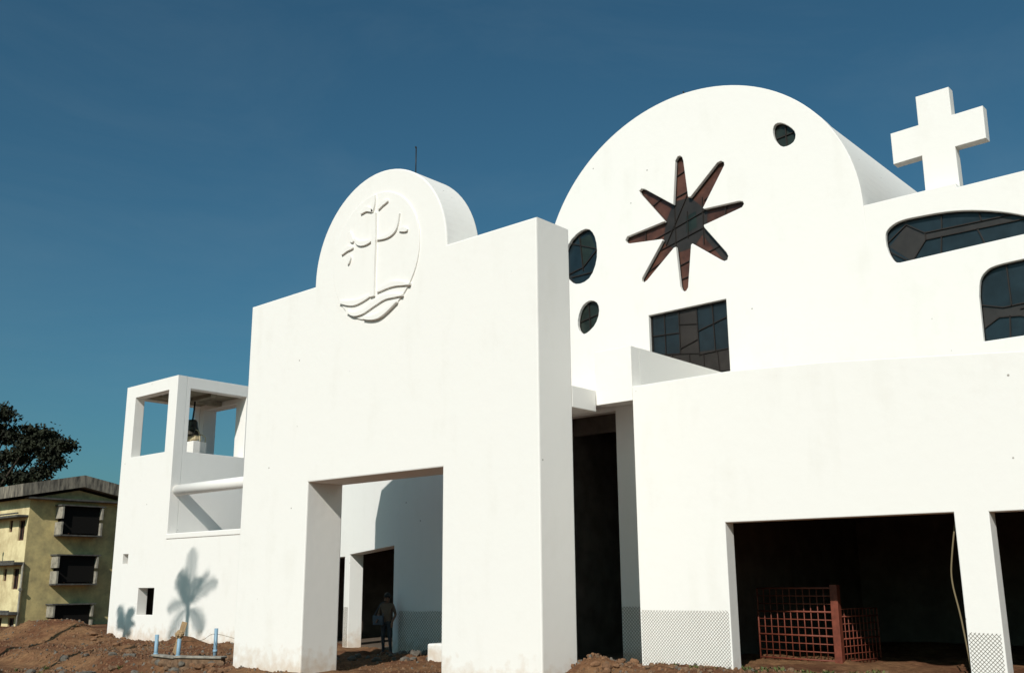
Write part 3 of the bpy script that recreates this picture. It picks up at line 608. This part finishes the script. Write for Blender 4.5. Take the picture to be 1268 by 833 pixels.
# blobs along the picture line of the crown (metres, roughly 95 m away)
def far(u, h, d=0):  # u: metres to the right of the left frame edge as seen there, h: height
    base_ = Vector((-87.3, 34.5, 0)); dirv = Vector((.75, .66, 0)).normalized(); back = Vector((-.66, .75, 0))
    p = base_ + dirv * u + back * d; return (p.x, p.y, h)
bl = []
for u, h, r_, d in ((-6, 13.5, 2.2, 0), (-4, 15.4, 2.0, 1), (-2.3, 14.6, 1.7, -1), (-.2, 15.8, 1.25, 0), (.5, 14.4, 1.0, .5), (-1.2, 12.2, 1.6, 0), (-3.5, 11, 2.0, 1), (-6.5, 10, 2.2, 0), (3.0, 14.2, .95, 0), (4.0, 14.0, .8, .8), (3.0, 13.2, .8, -.8), (5.9, 13.4, .62, 0),
                   (4.9, 13.1, .65, .4), (5.3, 12.2, .5, 0), (2.1, 12.5, .7, .2), (1.0, 12.3, .8, 0), (1.2, 10.8, .9, .5), (3.0, 10.5, .8, 0), (4.2, 11.2, .6, 0), (3.9, 10.0, .6, .2), (.2, 9.8, 1.0, 0), (-.6, 10.6, 1.2, 0), (2.2, 9.6, .7, 0), (4.5, 12.6, .6, -.3), (-4, 13, 2, 0), (-2.5, 9.5, 1.8, 0), (-5, 8.5, 2, 0), (-1.0, 8.6, 1.4, 0), (-3.2, 12.6, 1.8, -1), (-1.6, 10.2, 1.5, -1)):
    x_, y_, z_ = far(u, h, d); bl.append((x_, y_, z_, r_))
bx_, by_, _ = far(-2.5, 0)
tree((bx_, by_, -1), 'broadleaf_tree', 'big dark broadleaf tree rising behind the yellow apartment building', bl, 7.5, 60, .17, M['leaf'], random.Random(4))

# ------------------------------------------------------------------ palms outside the frame whose shadow falls on the tower wall
def palm(base, h, n, L, label, rnd, up=.9):
    P_ = empty('palm_tree', base, label, 'palm', 'young palms in front of the bell tower')
    bm = bmesh.new(); bx0, by0, bz0 = base
    pts = [(bx0 + .25 * math.sin(k * .25), by0, bz0 + h * k / 8) for k in range(9)]
    tube(bm, pts, [.17 - .008 * k for k in range(9)], 10); link('trunk', bm, M['bark'], P_)
    top = Vector(pts[-1])
    for k in range(n):
        az = 2 * math.pi * k / n + rnd.uniform(-.3, .3); el = rnd.uniform(.15, 1.35) if k % 3 else rnd.uniform(1.1, 1.5)
        Lk = L * rnd.uniform(.75, 1.1); d = Vector((math.cos(az), math.sin(az), 0))
        bm = bmesh.new(); p = top.copy(); ang = el; sp_ = []
        for s_ in range(15):
            sp_.append(p.copy()); p = p + (d * math.cos(ang) + Vector((0, 0, 1)) * math.sin(ang)) * Lk / 14; ang -= .085
        tube(bm, sp_, [.03 - .0015 * s_ for s_ in range(15)], 5)
        side = d.cross(Vector((0, 0, 1))).normalized()
        for s_ in range(3, 15):
            for sg in (-1, 1):
                for hh in (0,):
                    q = sp_[s_ - 1].lerp(sp_[s_], hh); ll = L * .36 * math.sin(math.pi * min(.95, (s_ + hh) / 15)) * rnd.uniform(.8, 1.1) + .08
                    fwd = (sp_[s_] - sp_[s_ - 1]).normalized(); dd = (side * sg * .8 + fwd * .75 + Vector((0, 0, -.15))).normalized()
                    wv = fwd.cross(dd).cross(dd).normalized() * .027
                    bm.faces.new([bm.verts.new(q - wv), bm.verts.new(q + dd * ll * .5 - wv), bm.verts.new(q + dd * ll), bm.verts.new(q + dd * ll * .5 + wv), bm.verts.new(q + wv)])
        link('frond', bm, M['palm_leaf'], P_, recalc=False)
    return P_
def shade_src(wx, wz, t_): return (wx + .365 * t_, 19.9 - t_, wz + .8 * t_)
for wx, wz, t_, n, L, lb, sd_ in ((-32.75, 1.15, 12.2, 11, 1.75, 'taller young palm whose shadow lies across the tower wall', 11), (-37.0, .25, 13.0, 8, 1.05, 'smaller young palm left of the taller one', 5)):
    cx, cy, cz = shade_src(wx, wz, t_)
    palm((cx, cy, -.1), cz + .1, n, L, lb, random.Random(sd_))

# ------------------------------------------------------------------ wire netting on the walls
def netting(name, org, du, length, z0, z1, label, pitch=.062, amp=.04, seed=1, wr=.0024):
    """chain-link netting: zig-zag wires bent round one another, spanning length along du"""
    bm = bmesh.new(); du = Vector(du).normalized(); org = Vector(org); nn = Vector((du.y, -du.x, 0)).normalized()
    if nn.y > 0: nn = -nn
    H = z1 - z0; rnd = random.Random(seed)
    top = lambda s_: z1 + amp * noise.noise(Vector((s_ * 1.3 + seed * 9, 0, 0)))
    def strip(pa, pb):
        d = (pb - pa); l = d.length; d.normalize(); q = nn.cross(d).normalized() * wr
        a0 = [pa + q, pa - nn * -wr * 1.2, pa - q]; b0 = [pb + q, pb - nn * -wr * 1.2, pb - q]
        va = [bm.verts.new(v) for v in a0]; vb = [bm.verts.new(v) for v in b0]
        bm.faces.new((va[0], vb[0], vb[1], va[1])); bm.faces.new((va[1], vb[1], vb[2], va[2])); bm.faces.new((va[2], vb[2], vb[0], va[0]))
    for sg in (1, -1):
        s0 = -H - pitch if sg > 0 else 0
        s_ = s0
        while s_ < length + (0 if sg > 0 else H + pitch):
            # line: along = s_ + sg*t, z = z0 + t
            n_ = 5; t0 = max(0, (-s_) if sg > 0 else (s_ - length)); t1 = min(H + .1, (length - s_) if sg > 0 else s_)
            if t1 > t0 + .02:
                tt = top(s_ + sg * (t0 + t1) / 2) - z0; t1 = min(t1, tt)
                if t1 > t0 + .02:
                    pa = org + du * (s_ + sg * t0) + Vector((0, 0, z0 + t0)) + nn * .008
                    pb = org + du * (s_ + sg * t1) + Vector((0, 0, z0 + t1)) + nn * .008
                    strip(pa, pb)
            s_ += pitch
    return tag(link(name, bm, M['wire'], recalc=True), label, 'netting', 'wire netting fixed along the wall bases')
netting('wire_netting', (XE + .03, YB, 0), (1, 0, 0), 1.87, .2, 1.42, 'wire netting on sunlit white wall left of the big dark opening')
netting('wire_netting', (-5.33, YB, 0), (1, 0, 0), .47, .3, 1.16, 'wire netting on the narrow white pier at the right', seed=2)
netting('wire_netting', (-14.52, YF, 0), (1, 0, 0), 2.4, 0, 1.38, 'wire netting on the shaded recessed wall beside the gateway', pitch=.085, wr=.004, seed=3)
netting('wire_netting', (-22.36, YF, 0), (1, 0, 0), 5.0, 0, 1.20, 'wire netting on shaded grey wall seen through the gateway', pitch=.10, wr=.005, seed=4)
pa = WM @ Vector((4.66, -.0, 0)); netting('wire_netting', tuple(pa), tuple(-dW), .44, 0, 1.24, 'wire netting on sunlit pillar seen through the gateway', seed=5)

# ------------------------------------------------------------------ iron grille gate inside the opening
I = empty('grille_gate', (-8.2, 18.35, .35), 'rust red iron grille gate standing half open inside the dark opening', 'gate')
bm = bmesh.new(); box(bm, -8.28, -8.14, 18.30, 18.44, .2, 1.86, .008); link('gate_post', bm, M['iron_red'], I)
def leaf(a, c, z0, z1, nx, nz, rw):
    bm = bmesh.new(); a, c = Vector(a), Vector(c)
    for i in range(nx + 1):
        p = a.lerp(c, i / nx); tube(bm, [(p.x, p.y, z0), (p.x, p.y, z1)], rw * (1.6 if i in (0, nx) else 1), 6)
    for j in range(nz + 1):
        z_ = z0 + (z1 - z0) * j / nz; tube(bm, [(a.x, a.y, z_), (c.x, c.y, z_)], rw * (1.7 if j % 3 == 1 else 1.0), 6)
    link('gate_leaf', bm, M['iron_red'], I)
leaf((-8.30, 18.38, 0), (-9.98, 18.72, 0), .36, 1.80, 11, 10, .011)  # leaves kept low, the lintel's shadow edge put into their height
leaf((-8.18, 18.46, 0), (-8.03, 19.80, 0), .36, 1.42, 10, 8, .009)
bm = bmesh.new(); tube(bm, catmull([(-5.44, 16.93, 2.94), (-5.56, 16.9, 2.3), (-5.60, 16.9, 1.9), (-5.52, 16.9, 1.3), (-5.43, 16.9, .3)], 6), .014, 6)
tag(link('hanging_cable', bm, M['cable']), 'tan cable hanging down the right jamb of the dark opening', 'cable')
bm = bmesh.new(); tube(bm, [(-5.36, 16.86, 2.93), (-5.37, 16.86, 1.5), (-5.37, 16.86, .3)], .022, 8)
tag(link('conduit_pipe', bm, M['fin']), 'thin grey pipe running down beside the tan cable', 'pipe')

# ------------------------------------------------------------------ site clutter
def rock(p, r_, m_, rnd, label, group, name='loose_stone', cat='stone', blocky=False):
    bm = bmesh.new()
    if blocky:
        box(bm, -r_ * 1.4, r_ * 1.4, -r_ * .8, r_ * .8, -r_ * .6, r_ * .6, r_ * .12)
    else: bmesh.ops.create_icosphere(bm, subdivisions=2, radius=r_)
    sx, sy, sz = rnd.uniform(.8, 1.4), rnd.uniform(.7, 1.1), rnd.uniform(.5, .85); o3 = Vector((rnd.uniform(0, 99),) * 3)
    rot = Matrix.Rotation(rnd.uniform(0, 6.28), 4, 'Z') @ Matrix.Rotation(rnd.uniform(-.3, .3), 4, 'X')
    for v in bm.verts:
        k = 1 + .38 * noise.noise(v.co / r_ * 1.1 + o3) + .12 * noise.noise(v.co / r_ * 3.5 + o3)
        if blocky: k = 1 + .12 * (k - 1)
        co = Vector((v.co.x * sx, v.co.y * sy, v.co.z * sz)) * k; v.co = rot @ co + Vector(p)
    o = link(name, bm, m_); tag(o, label, cat, group); return o
rnd = random.Random(21)
def lay(n, xr, yr, rr, mk, label, group, cond=None, sink=.35, blocky=0):
    for i in range(n):
        for _ in range(30):
            x_, y_ = rnd.uniform(*xr), rnd.uniform(*yr)
            if cond is None or cond(x_, y_): break
        r_ = rnd.uniform(*rr)
        rock((x_, y_, gz(x_, y_) + r_ * sink), r_, M[mk], rnd, label, group, blocky=rnd.random() < blocky)
lay(30, (-31, -23), (11.5, 15.4), (.05, .15), 'rock_grey', 'grey stone lying in the left foreground rubble', 'grey stones in the left foreground', blocky=.3)
lay(34, (-31, -22.5), (12, 17.0), (.05, .13), 'rock_brown', 'brown laterite stone lying in the left foreground', 'brown stones in the left foreground')
lay(26, (-36, -28), (17.0, 19.2), (.05, .13), 'clod', 'clod of red earth on the mound below the tower', 'earth clods below the tower')
lay(26, (-22.2, -19.6), (18.0, 20.2), (.05, .14), 'rock_grey', 'pale grey rubble stone behind the gateway opening', 'rubble behind the gateway')
lay(26, (-12.9, -11.2), (15.3, 16.4), (.04, .11), 'clod', 'clod of orange earth heaped in front of the tall dark doorway', 'earth clods by the doorway')
lay(70, (-11.2, -4.5), (15.3, 16.5), (.02, .06), 'rock_brown', 'small brown stone along the base of the right block', 'small stones by the right block')
lay(14, (-24, -20.6), (13.2, 14.5), (.05, .12), 'clod', 'clod of red earth against the gateway foot', 'earth clods at the gateway foot')

# loose gravel and crumbs of earth nobody could count
bm = bmesh.new(); rg = random.Random(77)
def crumbs(n, xr, yr, r0_, r1_, cx=None):
    for _ in range(n):
        x_, y_ = rg.uniform(*xr), rg.uniform(*yr); r_ = r0_ + (r1_ - r0_) * rg.random() ** 3
        z_ = gz(x_, y_) + r_ * .2; a_ = rg.uniform(0, 6.28); mi = rg.choice((0, 0, 0, 0, 0, 1, 1, 1, 2))
        top = [bm.verts.new((x_ + r_ * .55 * math.cos(a_ + k * 2.09) * rg.uniform(.7, 1.2), y_ + r_ * .55 * math.sin(a_ + k * 2.09) * rg.uniform(.7, 1.2), z_ + r_ * rg.uniform(.4, .8))) for k in range(3)]
        bot = [bm.verts.new((x_ + r_ * math.cos(a_ + k * 2.09 + .4) * rg.uniform(.8, 1.3), y_ + r_ * math.sin(a_ + k * 2.09 + .4) * rg.uniform(.8, 1.3), z_ - r_ * .5)) for k in range(3)]
        fs = [bm.faces.new(top)] + [bm.faces.new((bot[k], bot[(k + 1) % 3], top[(k + 1) % 3], top[k])) for k in range(3)]
        for f in fs: f.material_index = mi
crumbs(5000, (-31, -22.2), (11.5, 18.5), .012, .06); crumbs(3200, (-44, -31), (14.5, 19.6), .015, .07); crumbs(2600, (-13, -4.2), (15.2, 16.5), .01, .05); crumbs(1500, (-23, -15), (15.9, 20.3), .012, .05)
crumbs(1200, (-24.5, -19.5), (12.6, 14.65), .012, .05)
tag(link('gravel', bm, [M['clod'], M['rock_brown'], M['rock_grey']]), 'scattered crumbs of laterite and small gravel over the building site', 'gravel', kind='stuff')

# stone retaining wall of the pit with cement top and its three pipe stubs
Wl = empty('stone_retaining_wall', (-25.4, 15.2, 0), 'low rubble stone wall with cement top beside the gateway', 'retaining wall')
PA, PB, PC = Vector((-25.85, 14.95, 0)), Vector((-24.45, 14.75, 0)), Vector((-23.2, 15.3, 0))
PD = Vector((-25.9, 17.2, 0))
def wallrun(a, c, z0, z1, wd, cap=True):
    d = (c - a).normalized(); L = (c - a).length; n_ = Vector((-d.y, d.x, 0))
    mt = Matrix(((d.x, n_.x, 0, a.x), (d.y, n_.y, 0, a.y), (0, 0, 1, 0), (0, 0, 0, 1)))
    if cap:
        bm = bmesh.new(); box(bm, -.02, L + .02, -wd / 2 - .02, wd / 2 + .02, z1, z1 + .05, .012, mtx=mt); link('cement_top', bm, M['mortar'], Wl)
    bm = bmesh.new(); box(bm, 0, L, -wd / 2 + .03, wd / 2 - .03, z0, z1 - .003, mtx=mt); link('wall_core', bm, M['rock_brown'], Wl)
    s_ = 0.0; k = 0
    for row in range(2):
        s_ = rnd.uniform(0, .1)
        while s_ < L - .1:
            r_ = rnd.uniform(.09, .14); bm = bmesh.new(); bmesh.ops.create_icosphere(bm, subdivisions=2, radius=r_)
            o3 = Vector((rnd.uniform(0, 99),) * 3)
            for side in (-1,):
                c0 = mt @ Vector((s_ + r_, side * (wd / 2 - .05), z0 + .12 + row * (z1 - z0 - .2) * .75))
                for v in bm.verts:
                    kk = 1 + .4 * noise.noise(v.co / r_ + o3); v.co = Vector((v.co.x * 1.2 * kk, v.co.y * kk * .8, v.co.z * kk * .85)) + c0
            link('wall_stone', bm, M['rock_grey'] if rnd.random() < .4 else M['rock_brown'], Wl)
            s_ += r_ * 2.1; k += 1
wallrun(PB, PC, -.35, .14, .24)
wallrun(PA, PB, -.35, .12, .22)
bm = bmesh.new()
K = empty('cement_kerb', (-25.6, 13.5, 0), 'thin pale cement kerb crossing the red earth on the left', 'kerb')
for a, c in zip([(-26.3, 10.2), (-25.7, 12.6), (-25.8, 13.8)], [(-25.7, 12.6), (-25.8, 13.8), (-25.9, 14.9)]):
    a, c = Vector((*a, 0)), Vector((*c, 0)); d = (c - a).normalized(); L = (c - a).length; n_ = Vector((-d.y, d.x, 0))
    mt = Matrix(((d.x, n_.x, 0, a.x), (d.y, n_.y, 0, a.y), (0, 0, 1, 0), (0, 0, 0, 1)))
    zk = gz(a.x, a.y); box(bm, 0, L - .01, -.04, .04, zk - .5, zk + .07, .01, mtx=mt)
link('kerb_run', bm, M['mortar'], K)
for (x_, y_, h, lb) in ((-25.8, 14.92, .52, 'pale blue pipe stub leftmost of three beside the gateway'), (-24.6, 14.85, .50, 'pale blue pipe stub with a coconut husk on its top'), (-25.75, 16.7, .62, 'pale blue pipe stub nearest to the white gateway wall')):
    P_ = empty('pipe_stub', (x_, y_, 0), lb, 'pipe', 'pale blue pipe stubs')
    bm = bmesh.new(); tilt = rnd.uniform(-.03, .05)
    tube(bm, [(x_, y_, -.15), (x_ + tilt, y_, .15 + h)], .052, 14); link('pipe', bm, M['pvc'], P_)
    bm = bmesh.new(); tube(bm, [(x_ + tilt * .2, y_, .12), (x_ + tilt * .3, y_, .20)], .063, 14); link('collar', bm, M['pvc'], P_)
bm = bmesh.new(); bmesh.ops.create_icosphere(bm, subdivisions=3, radius=.11)
for v in bm.verts: v.co = v.co * (1 + .35 * noise.noise(v.co * 22)) + Vector((-24.58, 14.85, .70))
tag(link('coconut_husk', bm, M['wood']), 'brown fibrous husk stuck on the middle blue pipe stub', 'husk')
# slanting plank
bm = bmesh.new(); box(bm, -.075, .075, -.02, .02, -.3, .95, .004)
mt = Matrix.Translation((-25.95, 15.55, .05)) @ Matrix.Rotation(R(48), 4, 'Z') @ Matrix.Rotation(R(14), 4, 'Y')
for v in bm.verts: v.co = mt @ v.co
tag(link('leaning_plank', bm, M['wood']), 'weathered wooden plank stuck upright in the earth beside the pipes', 'plank')
bm = bmesh.new(); box(bm, -.8, .8, -.09, .09, -.02, .02, .004)
mt = Matrix.Translation((-23.5, 12.9, gz(-23.5, 12.9) + .07)) @ Matrix.Rotation(R(52), 4, 'Z') @ Matrix.Rotation(R(-3), 4, 'Y')
for v in bm.verts: v.co = mt @ v.co
tag(link('fallen_plank', bm, M['yellow_wood']), 'yellow plank lying flat among the foreground rubble', 'plank')
# string between the stubs
bm = bmesh.new(); tube(bm, catmull([(-25.8, 14.92, .55), (-25.2, 14.85, .38), (-24.6, 14.85, .52), (-25.2, 15.9, .50), (-25.75, 16.7, .62), (-24.9, 17.3, .35)], 5), .006, 5)
tag(link('marking_string', bm, M['cable']), 'thin string tied between the pale blue pipe stubs', 'string')
# white block behind the gateway
bm = bmesh.new(); box(bm, -19.52, -18.5, 18.9, 19.4, -.3, .46, .04)
for v in bm.verts: v.co.z += .03 * noise.noise(v.co * 3)
tag(link('masonry_block', bm, M['white_annex']), 'low white masonry block on the ground behind the gateway opening', 'block')

# weeds: tufts by the walls
def tuft(x_, y_, n, h, label, group):
    n = max(n, 18)
    bm = bmesh.new(); z0 = gz(x_, y_)
    for k in range(n):
        a = rnd.uniform(0, 6.28); p = Vector((x_ + rnd.gauss(0, .035), y_ + rnd.gauss(0, .035), z0 - .02)); l = h * rnd.uniform(.5, 1.1)
        d = Vector((math.cos(a) * .5, math.sin(a) * .5, 1)).normalized(); s_ = Vector((-math.sin(a), math.cos(a), 0)) * .012
        bm.faces.new([bm.verts.new(p - s_), bm.verts.new(p + d * l * .6 - s_), bm.verts.new(p + d * l + Vector((math.cos(a), math.sin(a), -.2)) * l * .25), bm.verts.new(p + d * l * .6 + s_), bm.verts.new(p + s_)])
    tag(link('weed_tuft', bm, M['weed'], recalc=False), label, 'weed', group)
for i in range(34): tuft(rnd.uniform(-11.2, -5.0), rnd.uniform(16.0, 16.35), 16, .10, 'small green weed tuft at the foot of the right block', 'weeds by the right block')
for i in range(14): tuft(rnd.uniform(-30, -23), rnd.uniform(12.5, 15.0), 14, .16, 'small green weed tuft in the left foreground rubble', 'weeds in the left rubble')

# ------------------------------------------------------------------ person in the shaded doorway
def person(x_, y_, z_, rz):
    P_ = empty('person', (x_, y_, z_), 'person in brown shirt with grey-blue bag standing at the dark doorway', 'person', rz=rz)
    J = {'pel': (0, 0, .90), 'wst': (0, .0, 1.05), 'chs': (0, .01, 1.27), 'nk': (0, .01, 1.42), 'hd0': (0, -.01, 1.50), 'hd1': (0, -.02, 1.60),
         'hl': (.09, 0, .86), 'kl': (.12, -.05, .48), 'al': (.13, .02, .09), 'tl': (.14, -.14, .035), 'hr': (-.09, 0, .86), 'kr': (-.10, -.02, .48), 'ar': (-.11, .05, .09), 'tr': (-.13, -.10, .035),
         'sl': (.17, .01, 1.36), 'el': (.25, .04, 1.10), 'wl': (.22, -.12, .92), 'sr': (-.17, .01, 1.36), 'er': (-.27, .03, 1.11), 'wr': (-.20, -.16, 1.0)}
    Rd = {'pel': .125, 'wst': .11, 'chs': .135, 'nk': .055, 'hd0': .07, 'hd1': .095, 'hl': .085, 'kl': .058, 'al': .04, 'tl': .035, 'hr': .085, 'kr': .058, 'ar': .04, 'tr': .035,
          'sl': .058, 'el': .042, 'wl': .028, 'sr': .058, 'er': .042, 'wr': .028}
    Ed = [('pel', 'wst'), ('wst', 'chs'), ('chs', 'nk'), ('nk', 'hd0'), ('hd0', 'hd1'), ('pel', 'hl'), ('hl', 'kl'), ('kl', 'al'), ('al', 'tl'), ('pel', 'hr'), ('hr', 'kr'), ('kr', 'ar'), ('ar', 'tr'), ('chs', 'sl'), ('sl', 'el'), ('el', 'wl'), ('chs', 'sr'), ('sr', 'er'), ('er', 'wr')]
    # hands: palm plus five fingers
    for s_, wk in ((1, 'wl'), (-1, 'wr')):
        w_ = Vector(J[wk]); pd = Vector((0, -.6, -.5)).normalized() if s_ < 0 else Vector((0, -.35, -.8)).normalized()
        J['pm' + wk] = tuple(w_ + pd * .07); Rd['pm' + wk] = .03; Ed.append((wk, 'pm' + wk))
        for k, (o_, l_) in enumerate(((-.03, .06), (-.01, .075), (.01, .07), (.03, .055))):
            a = Vector(J['pm' + wk]) + Vector((o_, 0, 0)) + pd * .03; b2 = a + pd * l_ + Vector((0, .015, -.01))
            J[f'f{wk}{k}'] = tuple(a); J[f'g{wk}{k}'] = tuple(b2); Rd[f'f{wk}{k}'] = .010; Rd[f'g{wk}{k}'] = .008
            Ed += [('pm' + wk, f'f{wk}{k}'), (f'f{wk}{k}', f'g{wk}{k}')]
        a = Vector(J['pm' + wk]) + Vector((-.045 * s_, -.01, .0)); J['th' + wk] = tuple(a); Rd['th' + wk] = .011; Ed.append(('pm' + wk, 'th' + wk))
    names = list(J); me = bpy.data.meshes.new('body'); me.from_pydata([J[n] for n in names], [(names.index(a), names.index(c)) for a, c in Ed], [])
    o = bpy.data.objects.new('body', me); COL.objects.link(o)
    md = o.modifiers.new('skin', 'SKIN'); sv = me.skin_vertices[0].data
    for i, n in enumerate(names): sv[i].radius = (Rd[n] * (1.25 if n in ('chs', 'wst', 'pel') else 1), Rd[n] * (.85 if n in ('chs', 'wst', 'pel') else 1)); sv[i].use_root = n == 'pel'
    s2 = o.modifiers.new('sub', 'SUBSURF'); s2.levels = s2.render_levels = 2
    dg = bpy.context.evaluated_depsgraph_get(); me2 = bpy.data.meshes.new_from_object(o.evaluated_get(dg)); bpy.data.objects.remove(o)
    me2.name = 'body'; o = bpy.data.objects.new('body', me2); COL.objects.link(o); o.parent = P_
    for k in ('skin', 'shirt', 'trousers'): me2.materials.append(M[k])
    for p in me2.polygons:
        c = p.center; p.use_smooth = True
        if c.z > 1.43: p.material_index = 0
        elif c.z > .93 and not (abs(c.x) > .19 and c.z < 1.12) and c.y > -.12: p.material_index = 1
        elif c.z > .09 and abs(c.x) < .19 + (.0 if c.z > .6 else .1) and c.z < .97: p.material_index = 2
        else: p.material_index = 0
    # face details and hair
    bm = bmesh.new(); bmesh.ops.create_uvsphere(bm, u_segments=20, v_segments=12, radius=.105)
    for v in bm.verts: v.co = Vector((v.co.x * .92, v.co.y * 1.08 + .012, v.co.z * 1.02 + 1.615))
    for f in [f for f in bm.faces if f.calc_center_median().z < 1.60 and f.calc_center_median().y < .03 or f.calc_center_median().z < 1.52]: bm.faces.remove(f) if f.is_valid else None
    me3 = bpy.data.meshes.new('hair'); bm.to_mesh(me3); bm.free(); me3.materials.append(M['hair']); h = bpy.data.objects.new('hair', me3); COL.objects.link(h); h.parent = P_
    bm = bmesh.new(); bmesh.ops.create_cone(bm, segments=8, radius1=.014, radius2=.004, depth=.035, matrix=Matrix.Translation((0, -.122, 1.565)) @ Matrix.Rotation(R(60), 4, 'X'))
    for s_ in (-1, 1): bmesh.ops.create_uvsphere(bm, u_segments=8, v_segments=6, radius=.018, matrix=Matrix.Translation((s_ * .093, .0, 1.57)) @ Matrix.Scale(.5, 4, (1, 0, 0)))
    me3 = bpy.data.meshes.new('nose_and_ears'); bm.to_mesh(me3); bm.free(); me3.materials.append(M['skin']); h = bpy.data.objects.new('nose_and_ears', me3); COL.objects.link(h); h.parent = P_
    bm = bmesh.new()
    for s_ in (-1, 1): bmesh.ops.create_uvsphere(bm, u_segments=8, v_segments=6, radius=.010, matrix=Matrix.Translation((s_ * .035, -.107, 1.59)))
    me3 = bpy.data.meshes.new('eyes'); bm.to_mesh(me3); bm.free(); me3.materials.append(M['hair']); h = bpy.data.objects.new('eyes', me3); COL.objects.link(h); h.parent = P_
    return P_
px_, py_ = -22.42, 20.10
pz_ = gz(px_, py_)
person(px_, py_, pz_, R(25))
bm = bmesh.new(); box(bm, -.15, .15, -.05, .05, -.16, .10, .025)
box(bm, -.152, .152, -.06, -.048, -.04, .105, .008)
tube(bm, catmull([(-.13, .0, .09), (-.06, .04, .25), (.03, .09, .42), (.10, .16, .47), (.12, .14, .30), (.13, .02, .09)], 5), .010, 6)
mt = Matrix.Translation((px_ - .12, py_ - .22, pz_ + .98)) @ Matrix.Rotation(R(30), 4, 'Z')
for v in bm.verts: v.co = mt @ v.co
tag(link('shoulder_bag', bm, M['bag']), 'grey-blue shoulder bag carried by the person at the doorway', 'bag')

S.render.engine = 'CYCLES'
